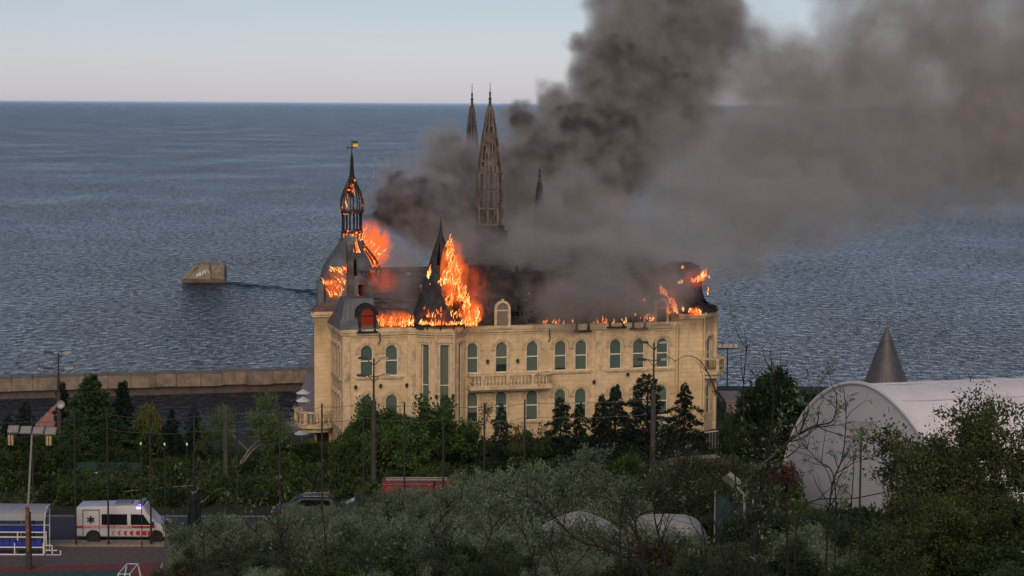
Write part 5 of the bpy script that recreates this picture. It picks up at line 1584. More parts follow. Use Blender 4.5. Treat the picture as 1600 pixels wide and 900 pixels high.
cu = bpy.data.curves.new('lettering', 'FONT'); cu.body = '\u0415\u041a\u0421\u0422\u0420\u0415\u041d\u0410 \u041c\u0415\u0414\u0418\u0427\u041d\u0410 \u0414\u041e\u041f\u041e\u041c\u041e\u0413\u0410'; cu.size = .15; cu.extrude = .002
tx = bpy.data.objects.new('lettering', cu); COL.objects.link(tx)
me = evaluated(tx, 'lettering'); bpy.data.objects.remove(tx); me.materials.clear(); me.materials.append(M['white'])
tx = link('lettering', me, amb); tx.location = (.55, S - .022, 1.025); tx.rotation_euler = (R(90), 0, 0); tx.scale = (1.15, 1, 1)
MB().slab([(4.40, 2.0), (4.97, 1.33), (4.93, 1.3), (4.36, 1.97)], -.82, .82).build('windscreen', M['glass'], amb)
MB().slab([(5.25, .78), (5.60, .86), (5.66, .98), (5.45, 1.04)], S - .012, S + .1).build('headlight', M['steel'], amb)
MB().box((5.66 * k, 0, .5), (.14, 1.8, .2)).build('bumper', M['iron'], amb)
MB().box((2.9, -.75, .40), (5.3, .12, .12)).build('sill_strip', M['iron'], amb)
o = MB().box((0, 0, 0), (1.0, 1.0, .12)).build('roof_vent', M['rim'], amb); o.location = (2.9, 0, 2.53); bevelled(o, .04)
o = MB().box((0, 0, 0), (.34, 1.5, .16)).build('light_bar', M['rim'], amb); o.location = (3.95 * k, 0, 2.56); bevelled(o, .03)
o = MB().lathe([(.13, 0), (.13, .1), (.09, .17)], 10).build('beacon', M['beacon'], amb); o.location = (3.9 * k, -.62, 2.40); o.rotation_euler = (R(40), 0, 0)
MB().box((3.9 * k, -.93, 2.34), (.3, .06, .12)).build('side_beacon', M['beacon'], amb)
for x in (1.12, 4.9): 
    for y in (-.83, .83): wheel(amb, x * k, y * 1.09, .36, .36)
for x in (1.12, 4.9): MB().lathe([(.46, -.012), (.46, .3)], 18, M=Matrix.Translation((x * k, S, .42)) @ Matrix.Rotation(R(-90), 4, 'X')).build('wheel_arch', M['void'], amb)
MB().box((4.75 * k, -1.1, 1.32), (.12, .22, .26)).build('mirror', M['iron'], amb)

def saloon(x, y, z, rz, paint, label, suv=True, L=4.5):
    t = thing('parked_car', label, 'car', (x, y, z), rz, 'cars parked along the far kerb' if y > 126 else None)
    s = L / 4.5; hh = 1.65 if suv else 1.42
    prof = [(-2.2, .35), (-2.25, .8), (-2.05, 1.0), (-1.75, hh - .08), (-1.4, hh), (.3, hh), (.55, hh - .06), (1.25, 1.02), (2.05, .86), (2.25, .65), (2.22, .32)]
    body_from_profile(t, [(a * s, b) for a, b in prof], 1.8, paint, 'body', .09, (.9, .16))
    MB().slab([(-1.6 * s, 1.02), (-1.45 * s, hh - .16), (.25 * s, hh - .14), (.95 * s, 1.02)], -.875, .875).build('side_window', M['glass'], t)
    MB().slab([(.62 * s, hh - .12), (1.22 * s, 1.05), (1.27 * s, 1.07), (.66 * s, hh - .08)], -.66, .66).build('windscreen', M['glass'], t)
    for a in (-1.35, 1.4):
        for b in (-.8, .8): wheel(t, a * s, b, .33, .33, .2)
    for b in (-.62, .62):
        MB().box((2.2 * s, b, .72), (.1, .32, .13)).build('headlight', M['steel'], t); MB().box((-2.2 * s, b, .82), (.1, .2, .16)).build('tail_light', M['red'], t)
    if suv:
        mb = MB()
        for b in (-.6, .6): mb.bar((-1.4 * s, b, hh + .05), (.2 * s, b, hh + .05), .04)
        mb.build('roof_rail', M['steel'], t)
    return t
q = on_z(480, 813, 4.03); saloon(q.x, 126.9, 4.03, R(182), M['car_dark'], 'dark estate car with pale roof rails parked below the hedge')
q = on_z(528, 815, 4.03); saloon(q.x + 1.6, 127.4, 4.03, R(182), M['car_dark'], 'low black car parked nose to tail beside the fire engine', False, 4.0)
q = on_z(665, 838, 4.03); saloon(q.x, 117.5, 4.02, R(5), M['car_blue'], 'blue car almost buried in the silver shrubs', False, 4.2)
def fire_engine(x, y, z, rz, label, L=6.2):
    t = thing('fire_engine', label, 'fire engine', (x, y, z), rz, 'red fire engines')
    o = MB().box((-L * .18, 0, 1.75), (L * .64, 2.3, 2.2)).build('body', M['engine_red'], t); bevelled(o, .06)
    prof = [(L * .15, .6), (L * .15, 2.75), (L * .4, 2.75), (L * .47, 1.9), (L * .5, 1.2), (L * .5, .6)]
    body_from_profile(t, prof, 2.25, M['engine_red'], 'cab', .07)
    MB().box((-L * .05, 0, .62), (L * .9, 2.0, .28)).build('chassis', M['iron'], t)
    for s in (-1, 1):
        MB().box((-L * .18, s * 1.155, 1.05), (L * .6, .03, .16)).build('white_band', M['white'], t)
        MB().slab([(L * .2, 1.75), (L * .2, 2.5), (L * .38, 2.5), (L * .43, 1.8)], s * 1.13 - .015, s * 1.13 + .015).build('cab_window', M['glass'], t)
        for i in range(3): MB().box((-L * .38 + i * L * .2, s * 1.155, 1.95), (L * .17, .03, 1.3)).build('locker_shutter', M['rim'] if i == 1 else M['red'], t)
        for a in (-.3, .33): wheel(t, L * a, s * 1.0, .5, .5, .3)
    MB().slab([(L * .41, 2.6), (L * .475, 1.92), (L * .485, 1.94), (L * .42, 2.64)], -1.0, 1.0).build('windscreen', M['glass'], t)
    mb = MB()
    for s in (-.35, .35): mb.bar((-L * .45, s, 2.95), (L * .3, s, 2.95), .07)
    for i in range(14): mb.bar((-L * .45 + i * L * .057, -.35, 2.95), (-L * .45 + i * L * .057, .35, 2.95), .04)
    mb.build('roof_ladder', M['steel'], t)
    return t
q = on_z(655, 833, 4.03); fire_engine(q.x + .1, 126.0, 4.03, R(2), 'red fire engine seen in pieces through the silver shrubs', 5.2)
q = on_z(1095, 790, 4.03); fire_engine(q.x + .6, 138, 3.4, R(24), 'red fire engine dim behind bare branches near the last castle trees', 4.2)
# ------------------------------------------------------------------ plants
def leaf_mesh(name, P, D, size, m, rg, aspect=0.45, extra=None):
    """one pointed leaf (two triangles folded along the rib) per point P, pointing along D"""
    n = len(P)
    D = D / (np.linalg.norm(D, axis=1, keepdims=True) + 1e-9)
    rnd = rg.normal(size=(n, 3)); s = np.cross(D, rnd); s /= (np.linalg.norm(s, axis=1, keepdims=True) + 1e-9)
    L = (size * rg.uniform(.6, 1.4, n))[:, None]; Wd = L * aspect
    nrm = np.cross(D, s)
    v = np.empty((n, 4, 3)); v[:, 0] = P; v[:, 1] = P + D * L * .5 + s * Wd * .5 + nrm * L * .06; v[:, 2] = P + D * L; v[:, 3] = P + D * L * .5 - s * Wd * .5 + nrm * L * .06
    me = bpy.data.meshes.new(name)
    me.vertices.add(n * 4); me.vertices.foreach_set('co', v.reshape(-1))
    me.loops.add(n * 6); idx = (np.arange(n)[:, None] * 4 + np.array([0, 1, 2, 0, 2, 3])).reshape(-1); me.loops.foreach_set('vertex_index', idx.astype(np.int32))
    me.polygons.add(n * 2); me.polygons.foreach_set('loop_start', (np.arange(n * 2) * 3).astype(np.int32))
    me.update(calc_edges=True); me.validate()
    me.materials.append(m)
    return me

def conifer_meshes(seed, h, r, dens=1.0, droop=.25, leaf='conifer', lsize=.30, power=.85, base=.06):
    rg = np.random.default_rng(seed); P, D = [], []
    tb = MB().tube([(0, 0, -.3), (.03, 0, h * .5), (0, .02, h * .97)], [.018 * h + .03, .012 * h + .02, .012], 7)
    nb = int(26 * h * dens / 2.2)
    lob = rg.uniform(.75, 1.25, 12)
    for i in range(nb):
        t = base + (1 - base) * (i + rg.random()) / nb
        a = i * 2.4 + rg.normal() * .4; L = r * (1 - t) ** power * lob[int((a % 6.283) / 6.284 * 12)] * rg.uniform(.45, 1.3) + .10
        dr = np.array([math.cos(a), math.sin(a), 0.0]); z = t * h
        if L > .5: tb.tube([(0, 0, z), tuple(dr * L * .85 + np.array([0, 0, z - droop * L * .5]))], [.03, .008], 4)
        n = int(16 + 95 * L * dens)
        s = np.sqrt(rg.uniform(.02, 1, n)); wd = .22 * L * (1.15 - s) + .06
        q = np.outer(s * L, dr) + np.stack([-dr[1] * np.ones(n), dr[0] * np.ones(n), np.zeros(n)], 1) * (rg.normal(size=n) * wd)[:, None]
        q[:, 2] += z - droop * L * s ** 2 + .35 * L * .3 * s ** 3 + rg.normal(size=n) * .07
        P.append(q); D.append(dr * .8 + rg.normal(size=(n, 3)) * .5 + np.array([0, 0, .25]))
    return tb.mesh('trunk', M['bark'], True), leaf_mesh('crown', np.concatenate(P), np.concatenate(D), lsize, M[leaf], rg, .42)

def grow(rg, tb, tips, p, d, L, r, lvl, maxl, up=.15, wig=.22, nch=(2, 4), spread=.65, ratio=.68, n=5):
    pts, rad = [p], [r]
    step = L / n
    for i in range(n):
        d = d + rg.normal(size=3) * wig * .5 + np.array([0, 0, up * .3]); d /= np.linalg.norm(d)
        p = p + d * step; pts.append(p); rad.append(r * (1 - .55 * (i + 1) / n))
        if lvl >= maxl - 1: tips.append((p.copy(), d.copy(), lvl))
        if lvl < maxl and i >= 1 and (rg.random() < .55 or i == n - 1):
            for _ in range(rg.integers(*nch) if i == n - 1 else 1):
                x = rg.normal(size=3); x -= d * x.dot(d); x /= np.linalg.norm(x)
                grow(rg, tb, tips, p.copy(), d * (1 - spread * .5) + x * spread, L * ratio * rg.uniform(.7, 1.15), rad[-1] * .72, lvl + 1, maxl, up, wig, nch, spread, ratio, n)
    tb.tube([tuple(q) for q in pts], rad, 5 if lvl < 2 else 4)

def branchy_meshes(seed, h, r0, leaf, maxl=3, stems=1, leafn=10, lsize=.14, spreadr=.25, up=.15, wig=.22, nch=(2, 4), spread=.65, ratio=.68, trunk_frac=.38, lean=.0, bark='bark', along=.5, aspect=.42):
    rg = np.random.default_rng(seed); tb = MB(); tips = []
    for k in range(stems):
        a = 2 * math.pi * k / stems + rg.random(); tl = (.12 if stems == 1 else .5) + lean
        d = np.array([math.cos(a) * tl, math.sin(a) * tl, 1.0]); d /= np.linalg.norm(d)
        grow(rg, tb, tips, np.array([math.cos(a) * .1 * (stems > 1), math.sin(a) * .1 * (stems > 1), -.3]), d, h * trunk_frac * rg.uniform(.85, 1.15), r0, 0, maxl, up, wig, nch, spread, ratio)
    zmax = max(t[0][2] for t in tips); sc = h / zmax
    for i, q in enumerate(tb.v): tb.v[i] = (q[0] * sc, q[1] * sc, q[2] * sc)
    P = np.array([t[0] for t in tips]) * sc; Dd = np.array([t[1] for t in tips])
    if leafn <= 0: return tb.mesh('trunk', M[bark], True), None
    keep = rg.random(len(P)) < min(1, leafn)
    if leafn < 1: P, Dd = P[keep], Dd[keep]
    k = max(1, int(leafn))
    PP = np.repeat(P, k, 0); DD = np.repeat(Dd, k, 0)
    PP = PP + rg.normal(size=PP.shape) * spreadr - DD * (rg.random((len(PP), 1)) * along)
    DD = DD * .7 + rg.normal(size=DD.shape) * .6 + np.array([0, 0, .2])
    return tb.mesh('trunk', M[bark], True), leaf_mesh('crown', PP, DD, lsize, M[leaf], rg, aspect)

def bush_meshes(seed, h, r, leaf, n=5200, lsize=.2, clumps=26, flat=1.0):
    rg = np.random.default_rng(seed)
    a = rg.uniform(0, 6.283, clumps); rr = np.sqrt(rg.uniform(0, 1, clumps)) * r * .8
    cz = h * (.25 + .6 * rg.random(clumps) * (1 - (rr / r) ** 2 * .7))
    C = np.stack([rr * np.cos(a), rr * np.sin(a), cz], 1); cr = rg.uniform(.18, .36, clumps) * min(r, h)
    ci = rg.integers(0, clumps, n); v = rg.normal(size=(n, 3)); v /= np.linalg.norm(v, axis=1, keepdims=True)
    P = C[ci] + v * (cr[ci] * rg.uniform(.5, 1.12, n))[:, None]; P[:, 2] = np.maximum(P[:, 2], .02)
    tb = MB()
    for i in range(min(10, clumps)):
        tb.tube([(C[i][0] * .1, C[i][1] * .1, -.2), tuple(C[i] * .55 + np.array([0, 0, .1])), tuple(C[i])], [.04, .03, .012], 4)
    return tb.mesh('trunk', M['bark'], True), leaf_mesh('crown', P, v + rg.normal(size=(n, 3)) * .6 + np.array([0, 0, .3]), lsize, M[leaf], rg, .5)

def plant(name, meshes, loc_, rz, sc, label, cat, group=None):
    t = thing(name, label, cat, loc_, rz, group); t.scale = (sc[0], sc[0], sc[1]) if isinstance(sc, tuple) else (sc,) * 3
    link('trunk', meshes[0], t)
    if meshes[1] is not None: link('crown', meshes[1], t)
    return t

def put(name, meshes, h0, px, py_top, Y, label, cat, group=None, wide=1.0, rz=None, sink=0.1, z0=None):
    """stand a plant of mesh height h0 at depth Y so that its top reaches the height seen at py_top"""
    q = at(px, py_top, Y); g = (ground_h(q.x, Y) if z0 is None else z0) - sink
    s = max(.15, (q.z - g) / h0)
    return plant(name, meshes, (q.x, Y, g), rz if rz is not None else (px * 1.7) % 6.28, (s * wide, s), label, cat, group)

con = [conifer_meshes(i, 8.0, 3.3, .72, .3 + .1 * i, 'conifer_black', .28, .72 + .08 * (i % 2)) for i in range(3)]
con_slim = conifer_meshes(7, 8.0, 1.6, .85, .15, 'conifer_black', .28, .62)
con_green = [conifer_meshes(11 + i, 8.0, 2.9, 1.0, .3, 'conifer', .32, .62) for i in range(2)]
# dark conifers before the castle's right half
for px, py, Y, w, i, lab in ((1012, 586, 148, 1.25, 0, 'tallest dark conifer before the castle, in line with the last street lamp'), (1070, 600, 149, 1.0, 1, 'dark conifer nearest the far corner of the castle'),
                             (962, 603, 148, 1.0, 2, 'dark conifer between the tallest one and the paired one'), (940, 618, 147, .85, 1, 'narrow dark conifer leaning into its taller neighbour'),
                             (876, 622, 146, .95, 0, 'dark conifer below the paired castle windows'), (906, 630, 147, .8, 2, 'shorter dark conifer below the paired castle windows'),
                             (783, 632, 146, .75, 1, 'small dark conifer below the castle balcony')):
    put('conifer', con[i], 8, px, py, Y, lab, 'tree', 'conifers before the castle', w)
for px, py, Y, m_, w, lab in ((143, 588, 149, con_green[0], 1.15, 'big green conifer rising over the jetty wall'), (192, 597, 152, con_slim, 1.0, 'slim dark conifer beside the big green one'), (97, 598, 153, con_slim, .8, 'thin dark conifer behind the grey lamp pole'),
                              (268, 640, 148, con[1], .9, 'dark conifer before the harbour water'), (302, 638, 149, con[2], .9, 'layered dark conifer close to the birch'), (40, 628, 152, con[0], 1.0, 'black conifer by the pink-roofed hut'),
                              (12, 650, 150, con[2], 1.2, 'broad black conifer at the edge of the conifer row'), (170, 640, 146, con_green[1], 1.3, 'bushy green conifer in front of the big green one'), (118, 640, 145, con_green[1], 1.0, 'green conifer below the lamp pole')):
    put('conifer', m_, 8, px, py, Y, lab, 'tree', 'conifers by the jetty', w)
# birch, broadleaf trees
birch = branchy_meshes(21, 8, .11, 'leaf_birch', 3, 2, 12, .22, .22, -.05, .3, (3, 5), .6, .72, .42, 0, 'pale_bark', 1.0, .4)
put('birch_tree', birch, 8, 372, 620, 147, 'pale-trunked birch with drooping light leaves before the harbour', 'tree', None, 1.15)
bl = [branchy_meshes(31 + i, 7, .13, 'leaf_green', 3, 2, 16, .34, .32, .12, .25, (3, 5), .7, .72, .36, 0, 'bark', .4, .7) for i in range(2)]
for px, py, Y, i, w, lab in ((655, 620, 145, 0, .9, 'fresh green broadleaf tree before the tall bay window'), (612, 640, 146, 1, .85, 'green broadleaf tree between the bay and the street lamp'), (573, 622, 146, 0, .7, 'narrow leafy tree behind the street lamp pole'), (548, 672, 145, 1, .8, 'low leafy tree at the castle corner'), (640, 660, 143, 1, 1.0, 'spreading leafy tree under the tall bay window')):
    put('leafy_tree', bl[i], 7, px, py, Y, lab, 'tree', 'leafy trees before the bay', w)
yb = bush_meshes(41, 3, 1.5, 'leaf_yellow', 4500, .22)
put('shrub', yb, 3, 487, 683, 149, 'yellow-green shrub below the curved balcony', 'shrub', None, 1.0)
put('shrub', yb, 3, 232, 625, 150, 'yellow-green slender shrub above the harbour wall', 'shrub', None, .5)
thin = branchy_meshes(43, 6, .07, 'leaf_mid', 3, 1, 6, .22, .2, .1, .25, (2, 4), .6, .7, .4)
for px, py, Y, lab in ((738, 632, 146, 'thin half-bare tree by the end of the balcony'), (852, 640, 146, 'thin half-bare tree before the lower windows'), (330, 655, 147, 'thin pale tree between the conifer and birch'), (716, 668, 146, 'small thin tree at the foot of the bay'), (805, 664, 146, 'small thin tree beside the small dark conifer')):
    put('thin_tree', thin, 6, px, py, Y, lab, 'tree', 'thin half-bare trees', .9)
# big dark round tree past the castle corner
big = branchy_meshes(51, 9, .22, 'leaf_dark', 4, 1, 7, .38, .34, .1, .22, (2, 4), .75, .72, .3, 0, 'bark', .4, .5)
put('leafy_tree', big, 9, 1205, 575, 150, 'large dark round tree between the castle corner and the white hall', 'tree', None, 1.05)
bigb = bush_meshes(53, 6, 3.4, 'leaf_dark', 16000, .34, 60)
put('leafy_tree', bigb, 6, 1222, 592, 152, 'dense dark evergreen filling the gap beside the white hall', 'tree', None, 1.05)
put('leafy_tree', bigb, 6, 1160, 640, 151, 'low dark evergreen at the railing past the castle', 'tree', None, .8)

# hedges and bank shrubs, copies of a few kinds
rg = np.random.default_rng(77)
hedge = [bush_meshes(60 + i, 2.4, 2.2, ['leaf_dark', 'leaf_mid', 'leaf_dark', 'leaf_mid'][i], 6500, .24, 34) for i in range(4)]
row = []
for px in range(-20, 1260, 46):
    for (py, Y, jit) in ((700, 148, 12), (716, 143.5, 12), (742, 138, 14)):
        if px < 250: py -= 22 if Y > 145 else 8
        elif px < 440: py += 14 if Y > 145 else 6
        row.append((px + rg.uniform(-18, 18), py + rg.uniform(-jit, jit) + (px > 1120) * 14, Y + rg.uniform(-1, 1)))
for i, (px, py, Y) in enumerate(row):
    put('shrub', hedge[rg.integers(0, 4)], 2.4, px, py, Y, 'dense dark green shrub of the hedge below the castle', 'shrub', 'hedge shrubs below the castle', rg.uniform(.75, 1.2), rg.uniform(0, 6.28), .3)
low = [bush_meshes(70 + i, 1.0, 1.5, ['leaf_mid', 'leaf_dark', 'leaf_mid'][i], 3200, .16, 24) for i in range(3)]
for i in range(64):
    Y = rg.uniform(131.5, 138); px = rg.uniform(-20, 1180)
    q = at(px, 700, Y)
    plant('shrub', low[rg.integers(0, 3)], (q.x, Y, 3.9), rg.uniform(0, 6.28), (rg.uniform(.8, 1.5), rg.uniform(.5, 1.5)), 'low dull green shrub on the bank above the road', 'shrub', 'low shrubs on the bank')

thick = [bush_meshes(160 + i, 5.0, 2.6, ['leaf_dark', 'leaf_mid', 'leaf_dark'][i], 15000, .21, 80) for i in range(3)]
for i in range(64):
    if i % 3 == 0: Y = rg.uniform(108, 121); px = rg.uniform(1105, 1215); top = 775
    elif i % 3 == 1: Y = rg.uniform(124, 136); px = rg.uniform(985, 1215); top = 742 if px < 1160 else 715
    else: Y = rg.uniform(95, 104); px = rg.uniform(1110, 1520); top = 792
    put('shrub', thick[rg.integers(0, 3)], 5.0, px, top + rg.uniform(-16, 26), Y, 'dense dark shrub of the thicket between the castle and the hall', 'shrub', 'thicket shrubs between castle and hall', rg.uniform(.8, 1.2), rg.uniform(0, 6.28), .3)

# silver shrubs in the lower part, on the near slope
sil = [branchy_meshes(80 + i, 5.5, .07, 'leaf_silver', 4, 4, 7, .15, .09, .34, .2, (2, 4), .5, .74, .36, .05, 'bark', .45, .32) for i in range(3)]
olv = [branchy_meshes(90 + i, 5.0, .07, 'leaf_olive', 4, 4, 8, .13, .14, .15, .22, (2, 4), .6, .7, .36, .1, 'bark', .35, .36) for i in range(3)]
sps = [branchy_meshes(180 + i, 5.5, .06, 'leaf_silver', 4, 4, 2, .15, .1, .3, .22, (2, 4), .55, .74, .36, .05, 'bark', .45, .32) for i in range(2)]
SV = [(820, 812, 91, 1.2, 'p', 1), (870, 790, 92, 1.2, 'p', 0), (915, 796, 90, 1.2, 'p', 1), (960, 800, 91, 1.2, 'p', 0), (1000, 806, 92, 1.1, 'p', 1), (1060, 802, 90, 1.1, 'p', 0), (1100, 812, 91, 1.1, 'p', 1), (1062, 706, 121, .9, 'q', 0), (1090, 698, 120, .9, 'q', 1), (1118, 708, 121, .9, 'q', 0), (1075, 728, 119, .9, 'q', 1), (1105, 735, 118, .9, 'q', 0),
      (462, 786, 122.5, .9, 's', 2), (505, 788, 122.5, .9, 's', 1), (545, 792, 122.3, .9, 's', 0), (470, 780, 119, .9, 's', 0), (532, 782, 119, .9, 's', 2), (602, 764, 120, .8, 's', 1), (435, 800, 114, 1.0, 's', 1), (475, 790, 113, 1.0, 's', 2), (520, 796, 113, 1.0, 's', 0), (556, 790, 114, 1.0, 's', 1), (330, 800, 112, .9, 's', 2), (365, 806, 111, .9, 's', 0),
      (880, 698, 116, 1.1, 's', 0), (905, 722, 114, 1.0, 's', 1), (845, 722, 117, 1.0, 's', 1), (800, 738, 116, 1.1, 's', 2), (938, 748, 114, 1.0, 's', 2), (760, 728, 118, 1.1, 's', 2), (730, 750, 116, 1.1, 's', 0), (690, 752, 117, 1.0, 's', 1), (665, 772, 116, .9, 's', 2), (955, 778, 113, 1.0, 's', 0), (860, 760, 112.5, 1.1, 's', 2), (790, 775, 112.5, 1.1, 's', 0), (720, 785, 112, 1.1, 's', 1),
      (622, 757, 119, .8, 's', 1), (655, 760, 119, .8, 's', 0), (640, 762, 114, 1.0, 's', 0), (676, 758, 115, 1.0, 's', 2), (612, 772, 112, 1.0, 's', 2), (575, 798, 108, 1.0, 's', 1), (640, 800, 108, 1.1, 's', 2), (540, 812, 84, 1.0, 's', 1), (490, 806, 82, 1.0, 's', 0), (445, 820, 82, 1.0, 's', 2), (350, 798, 85, .95, 's', 1), (318, 805, 84, .9, 's', 0), (400, 835, 80, 1.0, 'o', 0),
      (360, 850, 78, 1.1, 'o', 1), (310, 862, 76, 1.0, 'o', 2), (460, 850, 74, 1.2, 'o', 2), (560, 840, 74, 1.2, 'o', 0), (520, 868, 70, 1.2, 'o', 1), (620, 825, 76, 1.2, 's', 1), (680, 828, 76, 1.2, 'o', 2), (735, 818, 76, 1.2, 's', 0),
      (785, 846, 76, .9, 'o', 1), (840, 858, 74, .8, 's', 2), (905, 862, 72, .8, 's', 1), (960, 872, 72, .8, 'o', 0), (700, 862, 68, 1.3, 'o', 0), (780, 868, 68, 1.3, 'o', 2), (860, 878, 66, 1.2, 's', 0), (940, 884, 64, 1.1, 'o', 1),
      (620, 874, 66, 1.3, 's', 2), (1010, 886, 66, 1.0, 'o', 2), (1090, 858, 68, .9, 'o', 0), (1140, 840, 74, 1.1, 'o', 1), (1190, 832, 76, 1.1, 'o', 2), (1240, 818, 78, 1.1, 's', 1), (1290, 800, 84, 1.0, 'o', 0), (1345, 812, 80, 1.1, 'o', 1),
      (1400, 820, 78, 1.1, 'o', 2), (1150, 872, 64, 1.2, 'o', 0), (1230, 862, 66, 1.3, 'o', 1), (1310, 858, 68, 1.2, 's', 2), (1390, 862, 66, 1.3, 'o', 0), (1460, 850, 70, 1.2, 'o', 2), (1540, 855, 68, 1.3, 'o', 1), (250, 884, 72, .8, 'o', 1),
      (420, 882, 66, 1.2, 's', 1), (330, 888, 66, 1.0, 'o', 0), (560, 888, 62, 1.3, 's', 0), (1060, 888, 60, 1.2, 'o', 1), (1590, 880, 62, 1.2, 'o', 0)]
for i, (px, py, Y, w, kd, k_) in enumerate(SV):
    if kd == 'p': put('silver_shrub', sps[k_], 5.5, px, py, Y, 'sparse silver-leaved shrub letting the small white tents show through', 'shrub', 'sparse shrubs before the small white tents', w, rg.uniform(0, 6.28), .3)
    elif kd == 'q': put('olive_shrub', olv[k_], 5.0, px, py, Y, 'thin olive sapling half hiding the dim red fire engine', 'shrub', 'saplings before the dim fire engine', w, rg.uniform(0, 6.28), .3)
    elif kd == 's': put('silver_shrub', sil[k_], 5.5, px, py, Y, 'silver-leaved shrub with upright sprays on the near slope', 'shrub', 'silver shrubs on the near slope', w, rg.uniform(0, 6.28), .3)
    else: put('olive_shrub', olv[k_], 5.0, px, py, Y, 'dull olive-green shrub of fine twigs on the near slope', 'shrub', 'olive shrubs on the near slope', w, rg.uniform(0, 6.28), .3)
rb = [bush_meshes(97, 2, 1.2, 'leaf_red', 1500, .16, 20)]
for px, py, Y, lab in ((1012, 838, 80, 'rust-red dead bush in front of the white tents'), (1440, 826, 82, 'rust-red bush under the leafy tree by the white hall'), (265, 880, 74, 'rust-brown bush at the corner of the red court'), (1228, 715, 118, 'reddish bush at the foot of the white hall')):
    put('shrub', rb[0], 2, px, py, Y, lab, 'shrub', None, 1.0, None, .2, at(px, py, Y).z - 1.7)
# small conifers and ivy mound before the hall
put('conifer', con_slim, 8, 1425, 762, 96, 'young dark conifer before the white hall end', 'tree', None, 1.1)
put('conifer', con_slim, 8, 1395, 790, 96, 'smallest dark conifer before the white hall end', 'tree', None, 1.1)
ivy = bush_meshes(99, 4, 1.6, 'leaf_mid', 6500, .17, 40)
put('leafy_tree', ivy, 4, 1347, 750, 104, 'ivy-clad stump at the foot of the floodlight mast', 'tree', None, .95)
put('leafy_tree', ivy, 4, 1265, 770, 100, 'leafy mound at the far corner of the hall end', 'tree', None, .9)

# the leafy tree at the right edge
rt = branchy_meshes(101, 9, .17, 'leaf_edge', 5, 2, 5, .16, .16, .08, .26, (2, 4), .7, .74, .30, .1, 'bark', .4, .5)
put('leafy_tree', rt, 9, 1585, 612, 72, 'spreading green tree at the edge in front of the white hall', 'tree', None, 1.0, 1.2)
put('leafy_tree', rt, 9, 1515, 672, 74, 'lower green tree leaning across the white hall wall', 'tree', None, .95, 3.1)
put('leafy_tree', rt, 9, 1620, 700, 66, 'dark leafy tree in the corner below the spreading one', 'tree', None, 1.1, 5.0)
put('leafy_tree', rt, 9, 1500, 760, 70, 'bushy low tree under the leaning one', 'tree', None, 1.2, .4)

# nearly bare trees standing closest
def twig_tree(path, r0, r1, twigs, seed, leaves=40, lsize=.13, label='', leaf='leaf_silver', tl=(.5, 1.4)):
    """path: list of (px,py,Y) the main stem runs through; side twigs fork off it"""
    rg = np.random.default_rng(seed)
    pts = [at(*q) for q in path]
    base = Vector((pts[0].x, pts[0].y, ground_h(pts[0].x, pts[0].y) - .2))
    if pts[0].z > base.z + .3: pts = [base] + pts
    t = thing('bare_tree', label, 'tree', base, 0, 'leafless saplings on the near slope' if 'sapling poking' in label else 'nearly bare trees on the near slope')
    P3 = [q - base for q in pts]
    fine = []
    for i in range(len(P3) - 1):
        a = P3[max(0, i - 1)]; b = P3[i]; c = P3[i + 1]; d = P3[min(len(P3) - 1, i + 2)]
        for k in range(5):
            u = k / 5; fine.append(.5 * ((2 * b) + (c - a) * u + (2 * a - 5 * b + 4 * c - d) * u * u + (3 * b - a - 3 * c + d) * u ** 3))
    fine.append(P3[-1])
    n = len(fine); tb = MB().tube(fine, [r0 + (r1 - r0) * i / (n - 1) for i in range(n)], 7)
    tips = []
    for j in range(twigs):
        i = int(n * (.25 + .74 * rg.random())); i = min(n - 2, i)
        d = (fine[i + 1] - fine[i]).normalized(); x = Vector(rg.normal(size=3)); x = (x - d * x.dot(d)).normalized()
        grow(rg, tb, tips, np.array(fine[i]), np.array(d * .5 + x * .7 + Vector((0, 0, .3))), rg.uniform(*tl), (r0 + (r1 - r0) * i / n) * .45 + .006, 1, 2, .25, .3, (1, 3), .6, .7, 4)
    tips += [(np.array(fine[-1]), np.array([0, 0, 1.0]), 2)] * 3
    tb.build('trunk', M['bark'], t, True)
    if leaves:
        tp = [tips[k_] for k_ in rg.integers(0, len(tips), leaves)]
        P = np.array([q[0] for q in tp]); D = np.array([q[1] for q in tp])
        P = np.repeat(P, 6, 0) + rg.normal(size=(leaves * 6, 3)) * .05; D = np.repeat(D, 6, 0) + rg.normal(size=(leaves * 6, 3)) * .6
        link('crown', leaf_mesh('crown', P, D, lsize, M[leaf], rg, .36), t)
    return t
twig_tree([(1175, 895, 55), (1185, 800, 55), (1198, 720, 55), (1208, 640, 55), (1204, 545, 55)], .075, .012, 16, 1, 40, .12, 'tall bare trunk rising to a leafy tip above the sea')
twig_tree([(1188, 770, 55.2), (1222, 700, 55), (1268, 668, 55), (1302, 656, 55), (1308, 612, 55.3)], .055, .012, 14, 2, 60, .12, 'bare branch reaching sideways across the end of the white hall')
twig_tree([(1230, 860, 57), (1222, 760, 57), (1168, 680, 57), (1162, 600, 57), (1168, 538, 57)], .05, .010, 14, 3, 40, .12, 'slender bare tree with tufted shoots left of the tall trunk'.replace(' left of', ' beside'))
twig_tree([(1150, 760, 60), (1128, 640, 60), (1100, 572, 60), (1075, 556, 60), (1052, 566, 60)], .03, .006, 5, 4, 3, .1, 'thin whip arching over in front of the castle corner', 'leaf_silver', (.3, .7))
twig_tree([(1292, 850, 60), (1300, 760, 60), (1316, 715, 60), (1322, 655, 60), (1318, 605, 60)], .04, .008, 14, 5, 60, .12, 'forked sapling with narrow leaves against the hall end')
twig_tree([(1305, 760, 60.5), (1278, 720, 60.5), (1252, 690, 60.5), (1240, 660, 60.6)], .025, .006, 10, 6, 26, .1, 'spidery twigs before the lower corner of the hall')
